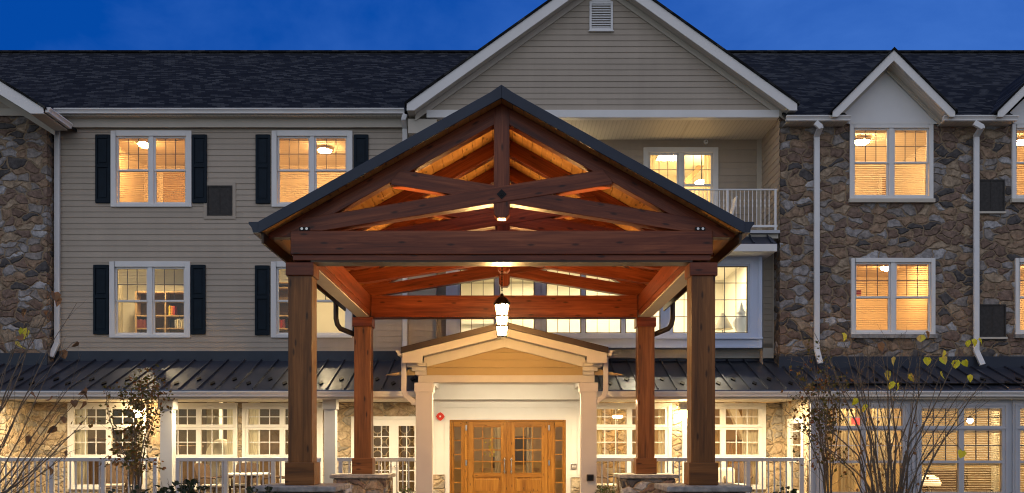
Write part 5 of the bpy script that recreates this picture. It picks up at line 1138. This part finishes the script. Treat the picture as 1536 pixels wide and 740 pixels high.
# ================================================================== RAILINGS
def railing(label, px0, px1, posts, Y, zt_, zb_, mat, sp=.129, turned=False, rail=(.075, .085), group='white baluster railings'):
    x0, x1 = X(px0, Y), X(px1, Y); t = thing('balcony_railing' if turned else 'veranda_railing', label, 'railing', ((x0 + x1) / 2, Y, zb_), group)
    MB().box(x0, x1, Y - rail[0] / 2, Y + rail[0] / 2, zt_ - rail[1], zt_).build('top_rail', mat, t, bevel=.008)
    b0 = zb_ + .1; MB().box(x0, x1, Y - .022, Y + .022, b0, b0 + .05).build('bottom_rail', mat, t, bevel=.004)
    for i, p in enumerate(posts):
        x = X(p, Y); w = .043 if not turned else .026; MB().box(x - w, x + w, Y - w + .001, Y + w - .001, zb_ + .001, zt_ - rail[1] - .001 if not turned else zt_ - .001).build('post', mat, t, bevel=.005)
    n = int((x1 - x0) / sp); proto = None
    for i in range(1, n):
        x = x0 + (x1 - x0) * i / n
        if any(abs(x - X(p, Y)) < .075 for p in posts): continue
        if proto is None:
            m = MB(); za, zb2 = b0 + .051, zt_ - rail[1] - .001
            if turned: h = zb2 - za; m.lathe([(.009, 0), (.009, h * .5), (.017, h * .55), (.010, h * .62), (.017, h * .70), (.009, h * .76), (.009, h)], (x, Y, za), 8)
            else: m.box(x - .014, x + .014, Y - .014, Y + .014, za, zb2)
            proto = m.build('baluster', mat, t); o = proto
        else: o = proto.copy(); COL.objects.link(o)
        o.location = Vector((x, Y, b0 + .051)) - Vector(WL[t.name])
    return t
zrt, zrb = Z(686.5, YR), .152
railing('veranda railing left of the small autumn tree, cut by the left picture edge', -70, 237, (78, 155, 233), YR, zrt, zrb, 'blue_gray')
railing('veranda railing in front of the round table and chairs', 264, 482, (267, 339, 410, 478), YR, zrt, zrb, 'blue_gray')
railing('short veranda railing in front of the glazed double door', 506, 622, (511, 560), YR, zrt, zrb, 'blue_gray')
railing('veranda railing right of the portico running to the sunroom', 894, 1206, (958, 1040, 1122, 1202), YR, zrt, zrb, 'blue_gray')
railing('thin white balcony railing with turned balusters under the main gable', 900, 1166, (1091, 1163), YG + .04, Z(283, YG), zf + .002, 'white', .096, True, (.045, .032))

# ================================================================== FURNITURE ON THE VERANDA
def wicker_chair(px, Y, rot, label):
    t = thing('wicker_chair', label, 'chair', (0, 0, 0), 'dark wicker chairs on the veranda')
    m = MB(); m.box(-.27, .27, -.27, .25, .38, .43); m.build('seat', 'wicker', t, bevel=.02)
    m = MB(); n = 8
    for i in range(n):
        a0, a1 = -.27 + .54 * i / n, -.27 + .54 * (i + 1) / n; c0, c1 = .06 * (1 - (a0 / .27) ** 2), .06 * (1 - (a1 / .27) ** 2)
        P = [(a0, .22 + c0, .43), (a1, .22 + c1, .43), (a1, .36 + c1, .98 - .05 * (a1 / .27) ** 2), (a0, .36 + c0, .98 - .05 * (a0 / .27) ** 2)]
        B = [Vector(q) + Vector((0, .035, 0)) for q in P]; m.solid([Vector(q) for q in P] + B, [(0, 1, 2, 3), (7, 6, 5, 4), (0, 4, 5, 1), (1, 5, 6, 2), (2, 6, 7, 3), (3, 7, 4, 0)])
    m.build('backrest', 'wicker', t)
    for sx in (-1, 1):
        m = MB(); m.tube([(sx * .29, .27, .64), (sx * .31, .0, .66), (sx * .30, -.25, .64), (sx * .28, -.27, .58), (sx * .28, -.26, .43)], .022, 8); m.build('armrest', 'wicker', t, smooth=True)
        for y in (-.24, .22): MB().tube([(sx * .25, y, 0), (sx * .25, y, .38)], [.02, .026], 8).build('leg', 'wicker', t)
    MB().box(-.25, .25, -.25, .21, .431, .49).build('seat_cushion', 'cushion', t, bevel=.025)
    t.location = (X(px, Y), Y, .152); t.rotation_euler.z = R(rot); return t
wicker_chair(322, 21.9, 70, 'wicker chair in profile left of the round veranda table'); wicker_chair(365, 22.55, 0, 'wicker chair facing forward behind the round veranda table'); wicker_chair(412, 21.95, -80, 'wicker chair right of the round veranda table')
wicker_chair(172, 22.2, 15, 'wicker chair behind the small autumn tree trunk'); wicker_chair(912, 22.3, 40, 'wicker chair behind the railing right of the portico'); wicker_chair(1108, 22.4, -20, 'wicker chair near the right window under the cream curtain')
y = 22.0; x = X(372, y); t = thing('round_table', 'round pale topped pedestal table on the left veranda', 'table', (x, y, .152)); MB().lathe([(0, .70), (.50, .70), (.52, .715), (.52, .735), (.5, .75), (0, .75)], (x, y, .152), 28).build('tabletop', 'white', t); MB().lathe([(.26, 0), (.26, .03), (.06, .08), (.045, .6), (.12, .699)], (x, y, .152), 14).build('pedestal', 'wicker', t)
y = 22.45; x = X(1083, y); m = MB(); m.box(x - .3, x + .3, y - .1, y + .06, .6, 1.02); tag(m.build('throw_pillow', 'cushion', bevel=.07), 'cream throw pillow behind the railing by the front right post', 'pillow')
x = X(1083, y); t = thing('outdoor_bench', 'dark low bench holding the cream pillow', 'bench', (x, y, .152)); MB().box(x - .42, x + .42, y - .3, y + .2, .53, .598).build('seat', 'wicker', t, bevel=.02); MB().box(x - .42, x + .42, y + .2, y + .26, .53, 1.0).build('backrest', 'wicker', t, bevel=.02)
for a in (-.36, .36):
    for b in (-.24, .15): MB().box(x + a - .03, x + a + .03, y + b - .03, y + b + .03, .152, .529).build('leg', 'wicker', t)
y = 23.2; x = X(1099, y); t = thing('balcony_chair', 'light chair leaning behind the balcony railing', 'chair', (x, y, zf)); m = MB(); m.bar((x - .06, y, zf + .45), (x + .06, y, zf + .98), .03, .40, Vector((0, 1, 0))); m.build('backrest', 'white', t); MB().box(x - .5, x - .08, y - .22, y + .22, zf + .42, zf + .46).build('seat', 'white', t)
for a in (-.48, -.1):
    for b in (-.2, .2): MB().tube([(x + a, y + b, zf), (x + a, y + b, zf + .419)], .015, 6).build('leg', 'black_iron', t)

# ================================================================== PLANTS
def rv(rr, s=1): return Vector((rr.uniform(-s, s), rr.uniform(-s, s), rr.uniform(-s, s)))
def leaf_heart(m, p, d, size, rr):
    """one folded heart-shaped leaf hanging from p"""
    d = d.normalized(); s = d.cross(rv(rr)).normalized(); n = s.cross(d); L = size
    mid = [p, p + d * L * .45 + n * L * .10, p + d * L + n * L * rr.uniform(-.15, .1)]
    for sg in (-1, 1):
        w1 = p + d * L * -.06 + s * sg * L * .28 + n * L * .18; w2 = p + d * L * .28 + s * sg * L * .50 + n * L * .26; w3 = p + d * L * .68 + s * sg * L * .33 + n * L * .15
        a = len(m.v)
        m.v += [tuple(q) for q in (mid[0], mid[1], mid[2], w3, w2, w1)]
        m.f += [(a, a + 1, a + 4, a + 5), (a + 1, a + 2, a + 3, a + 4)] if sg > 0 else [(a + 5, a + 4, a + 1, a), (a + 4, a + 3, a + 2, a + 1)]
        m.uv += [[(0, 0)] * 4] * 2
def leaf_small(m, p, d, size, rr):
    d = d.normalized(); s = d.cross(rv(rr)).normalized(); n = s.cross(d)
    a = p + d * size * .5 + s * size * .3 + n * size * .08; b = p + d * size * .5 - s * size * .3 + n * size * .08
    m.face([p, a, p + d * size, b], [(0, 0)] * 4)
def branch(m, p0, p1, r0, r1, rr, sag=.0, wob=.05, n=6, sides=5):
    """wandering branch from p0 to p1, returns its points"""
    p0, p1 = Vector(p0), Vector(p1); L = (p1 - p0).length; pts = []
    o1, o2 = rv(rr, wob * L), rv(rr, wob * L)
    for i in range(n + 1):
        t = i / n; q = p0.lerp(p1, t) + o1 * math.sin(math.pi * t) + o2 * math.sin(2 * math.pi * t) * .5 + Vector((0, 0, sag * L * math.sin(math.pi * t))); q += rv(rr, .006 * L) if 0 < i < n else Vector((0, 0, 0)); pts.append(q)
    m.tube(pts, [r0 + (r1 - r0) * i / n for i in range(n + 1)], sides); return pts
def along(pts, t):
    f = t * (len(pts) - 1); i = min(int(f), len(pts) - 2); return pts[i].lerp(pts[i + 1], f - i), (pts[i + 1] - pts[i]).normalized()
def twigs(m, pts, r, rr, count, ln, spread=.7, lo=.3, sub=1, tips=None):
    for _ in range(count):
        t = rr.uniform(lo, .97); p, d = along(pts, t); e = (d + rv(rr, spread) + Vector((0, 0, .25))).normalized(); l = ln * rr.uniform(.5, 1.2) * (1.15 - t * .5)
        q = branch(m, p, p + e * l, r * .7, r * .35, rr, .03, .07, 4, 4)
        if tips is not None: tips.append((q[-1], e))
        if sub: twigs(m, q, r * .6, rr, sub, ln * .5, spread, .3, 0, tips)
# --- bare shrub on the right, a few yellow leaves left
def bare_shrub():
    rr = random.Random(21); yc = 15.2; b = Vector((X(1335, yc), yc, .05)); t = thing('bare_shrub', 'tall bare many stemmed shrub with a few yellow leaves before the sunroom', 'shrub', b)
    st = MB(); lf = MB(); lfb = MB()
    T = [(1263, 505), (1318, 520), (1335, 562), (1344, 542), (1345, 580), (1367, 565), (1382, 507), (1388, 503), (1392, 541), (1412, 541), (1415, 530), (1413, 562), (1433, 545), (1447, 545), (1450, 516), (1458, 514), (1467, 514), (1452, 568), (1283, 602), (1295, 612), (1443, 681), (1335, 578)]
    ends = []
    top = [(1176, 555), (1200, 535), (1222, 500), (1245, 540), (1263, 503), (1270, 480), (1290, 530), (1300, 515), (1318, 518), (1330, 505), (1352, 500), (1370, 520), (1384, 505), (1405, 540), (1450, 516), (1452, 566), (1480, 566), (1460, 590), (1170, 610), (1190, 640), (1485, 600), (1412, 560), (1340, 540), (1310, 545), (1280, 560), (1235, 575), (1425, 590), (1376, 545)]
    for i, (px, py) in enumerate(top):
        y = yc + rr.uniform(-.7, .5); e = Vector((X(px, y), y, Z(py, y))); s = b + Vector((rr.uniform(-.22, .22) + (px - 1335) * .0009, rr.uniform(-.2, .2), 0))
        # stems rise steeply, then lean out
        mid = s.lerp(e, .45) + Vector(((s.x - e.x) * .16, 0, .12)); r0 = rr.uniform(.013, .022)
        q1 = branch(st, s, mid, r0, r0 * .7, rr, 0, .03, 6, 6); q2 = branch(st, mid, e, r0 * .7, .004, rr, .02, .03, 7, 5)
        q = q1 + q2[1:]; tip = []
        twigs(st, q, .0046, rr, 12, .55, .95, .12, 1, tip); ends.append(q)
    for px, py in T:
        best = None
        for q in ends:
            p = q[-1]
            for k in range(4, len(q)):
                pp = q[k]; sx = VX + pp.x * F / pp.y; sy = VY - (pp.z - H) * F / pp.y; dd = math.hypot(sx - px, sy - py)
                if best is None or dd < best[0]: best = (dd, pp)
        y = best[1].y - .02; tgt = Vector((X(px, y), y, Z(py, y) + .05))
        if best[0] > 3: branch(st, best[1], tgt, .005, .003, rr, .05, .05, 4, 4)
        leaf_heart(lf if rr.random() < .85 else lfb, tgt, Vector((rr.uniform(-.5, .5), rr.uniform(-.6, .2), -1)), rr.uniform(.115, .15), rr)
    # withered leaves low in the shrub
    for _ in range(110):
        q = rr.choice(ends); p, d = along(q, rr.uniform(.15, .55)); leaf_heart(lfb, p + rv(rr, .18), Vector((rr.uniform(-1, 1), rr.uniform(-.5, .5), -1)), rr.uniform(.03, .055), rr)
    st.build('stems', 'bark', t); lf.build('yellow_leaves', 'leaf_yellow', t); lfb.build('withered_leaves', 'leaf_brown', t)
bare_shrub()
# --- branches reaching in from the left
def left_tree():
    rr = random.Random(5); yc = 10.6; b = Vector((X(-75, yc), yc, .05)); t = thing('bare_redbud_tree', 'bare branched young tree with curled brown leaves at the left picture edge', 'tree', b)
    st = MB(); lf = MB(); ly = MB()
    fork = b + Vector((.05, 0, .75)); branch(st, b, fork, .05, .04, rr, 0, .02, 5, 8)
    ends = []
    for px, py in ((82, 446), (40, 472), (65, 474), (115, 455), (108, 515), (52, 470), (10, 450), (130, 590), (120, 560), (128, 640), (105, 680), (60, 700), (90, 610), (20, 520), (140, 610), (70, 560), (-30, 440)):
        y = yc + rr.uniform(-.5, .6); e = Vector((X(px, y), y, Z(py, y))); s = b.lerp(fork, rr.uniform(.35, 1.0)); mid = s.lerp(e, .5) + Vector((-.05, 0, -.16 if py > 500 else -.08)); r0 = rr.uniform(.010, .017)
        q1 = branch(st, s, mid, r0, r0 * .6, rr, -.02, .03, 6, 6); q2 = branch(st, mid, e, r0 * .6, .003, rr, .03, .03, 7, 5); q = q1 + q2[1:]; ends.append(q)
        twigs(st, q, .0045, rr, 6, .5, .5, .3, 1)
    for px, py in ((82, 443), (84, 450), (40, 469), (65, 473), (34, 497), (28, 516), (116, 516), (92, 530), (77, 598), (110, 605), (121, 593), (125, 606), (81, 643), (93, 630), (47, 660), (96, 682), (71, 705), (50, 592), (128, 585), (30, 508)):
        best = None
        for q in ends:
            for k in range(4, len(q)):
                pp = q[k]; sx = VX + pp.x * F / pp.y; sy = VY - (pp.z - H) * F / pp.y; dd = math.hypot(sx - px, sy - py)
                if best is None or dd < best[0]: best = (dd, pp)
        y = best[1].y; tgt = Vector((X(px, y), y, Z(py, y) + .03)); branch(st, best[1], tgt, .004, .002, rr, .04, .05, 4, 4)
        yel = (px, py) in ((34, 497), (28, 516)); leaf_heart(ly if yel else lf, tgt, Vector((rr.uniform(-.7, .9), rr.uniform(-.5, .3), -.7)), .13 if yel else rr.uniform(.085, .125), rr)
    st.build('branches', 'bark', t); lf.build('brown_leaves', 'leaf_brown', t); ly.build('yellow_leaves', 'leaf_yellow', t)
left_tree()
# --- small leafy autumn trees
def small_tree(px, Y, ytop, half, label, seed, nleaf=1500, mat='leaf_autumn'):
    rr = random.Random(seed); b = Vector((X(px, Y), Y, .05)); t = thing('small_autumn_tree', label, 'small tree', b, 'small autumn trees by the veranda'); st = MB(); lf = MB()
    zt__ = Z(ytop, Y); hw = half * Y / F; ends = []
    for i in range(9):
        a = rr.uniform(-1, 1); e = Vector((b.x + a * hw, Y + rr.uniform(-.4, .4), zt__ - abs(a) * .5 - rr.uniform(0, .4))); s = b + Vector((rr.uniform(-.07, .07), rr.uniform(-.07, .07), 0)); mid = s.lerp(e, .42) + Vector(((b.x - e.x) * .22, 0, .05))
        r0 = rr.uniform(.011, .02); q = branch(st, s, mid, r0, r0 * .7, rr, 0, .03, 5, 6) ; q = q + branch(st, mid, e, r0 * .7, .004, rr, .03, .05, 6, 5)[1:]; tips = []
        twigs(st, q, .005, rr, 9, .55, .8, .30, 2, tips); ends += tips
    for i in range(nleaf):
        p, d = rr.choice(ends); leaf_small(lf, p + rv(rr, .10), d * .3 + rv(rr, .8) + Vector((0, 0, -.5)), rr.uniform(.05, .095), rr)
    st.build('stems', 'bark', t); lf.build('foliage', mat, t)
small_tree(205, 16.6, 562, 55, 'small autumn tree with thin stems and russet green leaves left of the round table', 11, 1250)
small_tree(1243, 15.9, 530, 48, 'small autumn tree with dark leaves growing into the left side of the bare shrub', 12, 760)
# --- low planting along the bottom edge
def low_plant(name, label, cat, px, Y, ytop, half, n, size, mat, seed, heart=True, group='low plants along the bed'):
    rr = random.Random(seed); b = Vector((X(px, Y), Y, .05)); t = thing(name, label, cat, b, group); st = MB(); lf = MB(); zt__ = Z(ytop, Y); hw = half * Y / F
    for i in range(n):
        a = rr.uniform(-1, 1); e = Vector((b.x + a * hw, Y + rr.uniform(-.4, .4), zt__ - (a * a) * .12 - abs(rr.gauss(0, .14)))); q = branch(st, b + rv(rr, .12) * Vector((1, 1, 0)) if False else b + Vector((rr.uniform(-.15, .15), rr.uniform(-.1, .1), 0)), e, .006, .003, rr, .05, .04, 5, 4)
        for k in range(5):
            p, d = along(q, rr.uniform(.35, 1)); dd = Vector((rr.uniform(-1, 1), rr.uniform(-1, 1), rr.uniform(-.5, .5)))
            (leaf_heart if heart else leaf_small)(lf, p, dd, size * rr.uniform(.6, 1.1), rr)
    st.build('stems', 'bark', t); lf.build('foliage', mat, t)
low_plant('leafy_shrub', 'dark broad leaved shrub below the railing left of the front left pier', 'shrub', 268, 14.6, 714, 40, 46, .10, 'leaf_dark', 31)
low_plant('leafy_shrub', 'dark broad leaved shrub growing over the front left pier cap', 'shrub', 402, 13.2, 726, 36, 40, .08, 'leaf_dark', 32)
low_plant('leafy_shrub', 'dark broad leaved shrub at the foot of the railing behind the left branches', 'shrub', 190, 15.0, 728, 34, 36, .09, 'leaf_dark', 33)
low_plant('bright_green_shrub', 'bright green feathery shrub between the rear left pier and the portico', 'shrub', 609, 20.35, 727, 17, 70, .07, 'leaf_green', 34, False)
low_plant('bright_green_shrub', 'bright green feathery shrub between the portico and the rear right pier', 'shrub', 909, 20.35, 724, 19, 70, .07, 'leaf_green', 35, False)
low_plant('leafy_shrub', 'dark low shrub under the blinds of the sunroom', 'shrub', 1490, 16.5, 735, 40, 40, .07, 'leaf_dark', 36, False)
low_plant('leafy_shrub', 'dark low shrub by the right end of the veranda railing', 'shrub', 1180, 16.8, 728, 26, 30, .09, 'leaf_dark', 37)
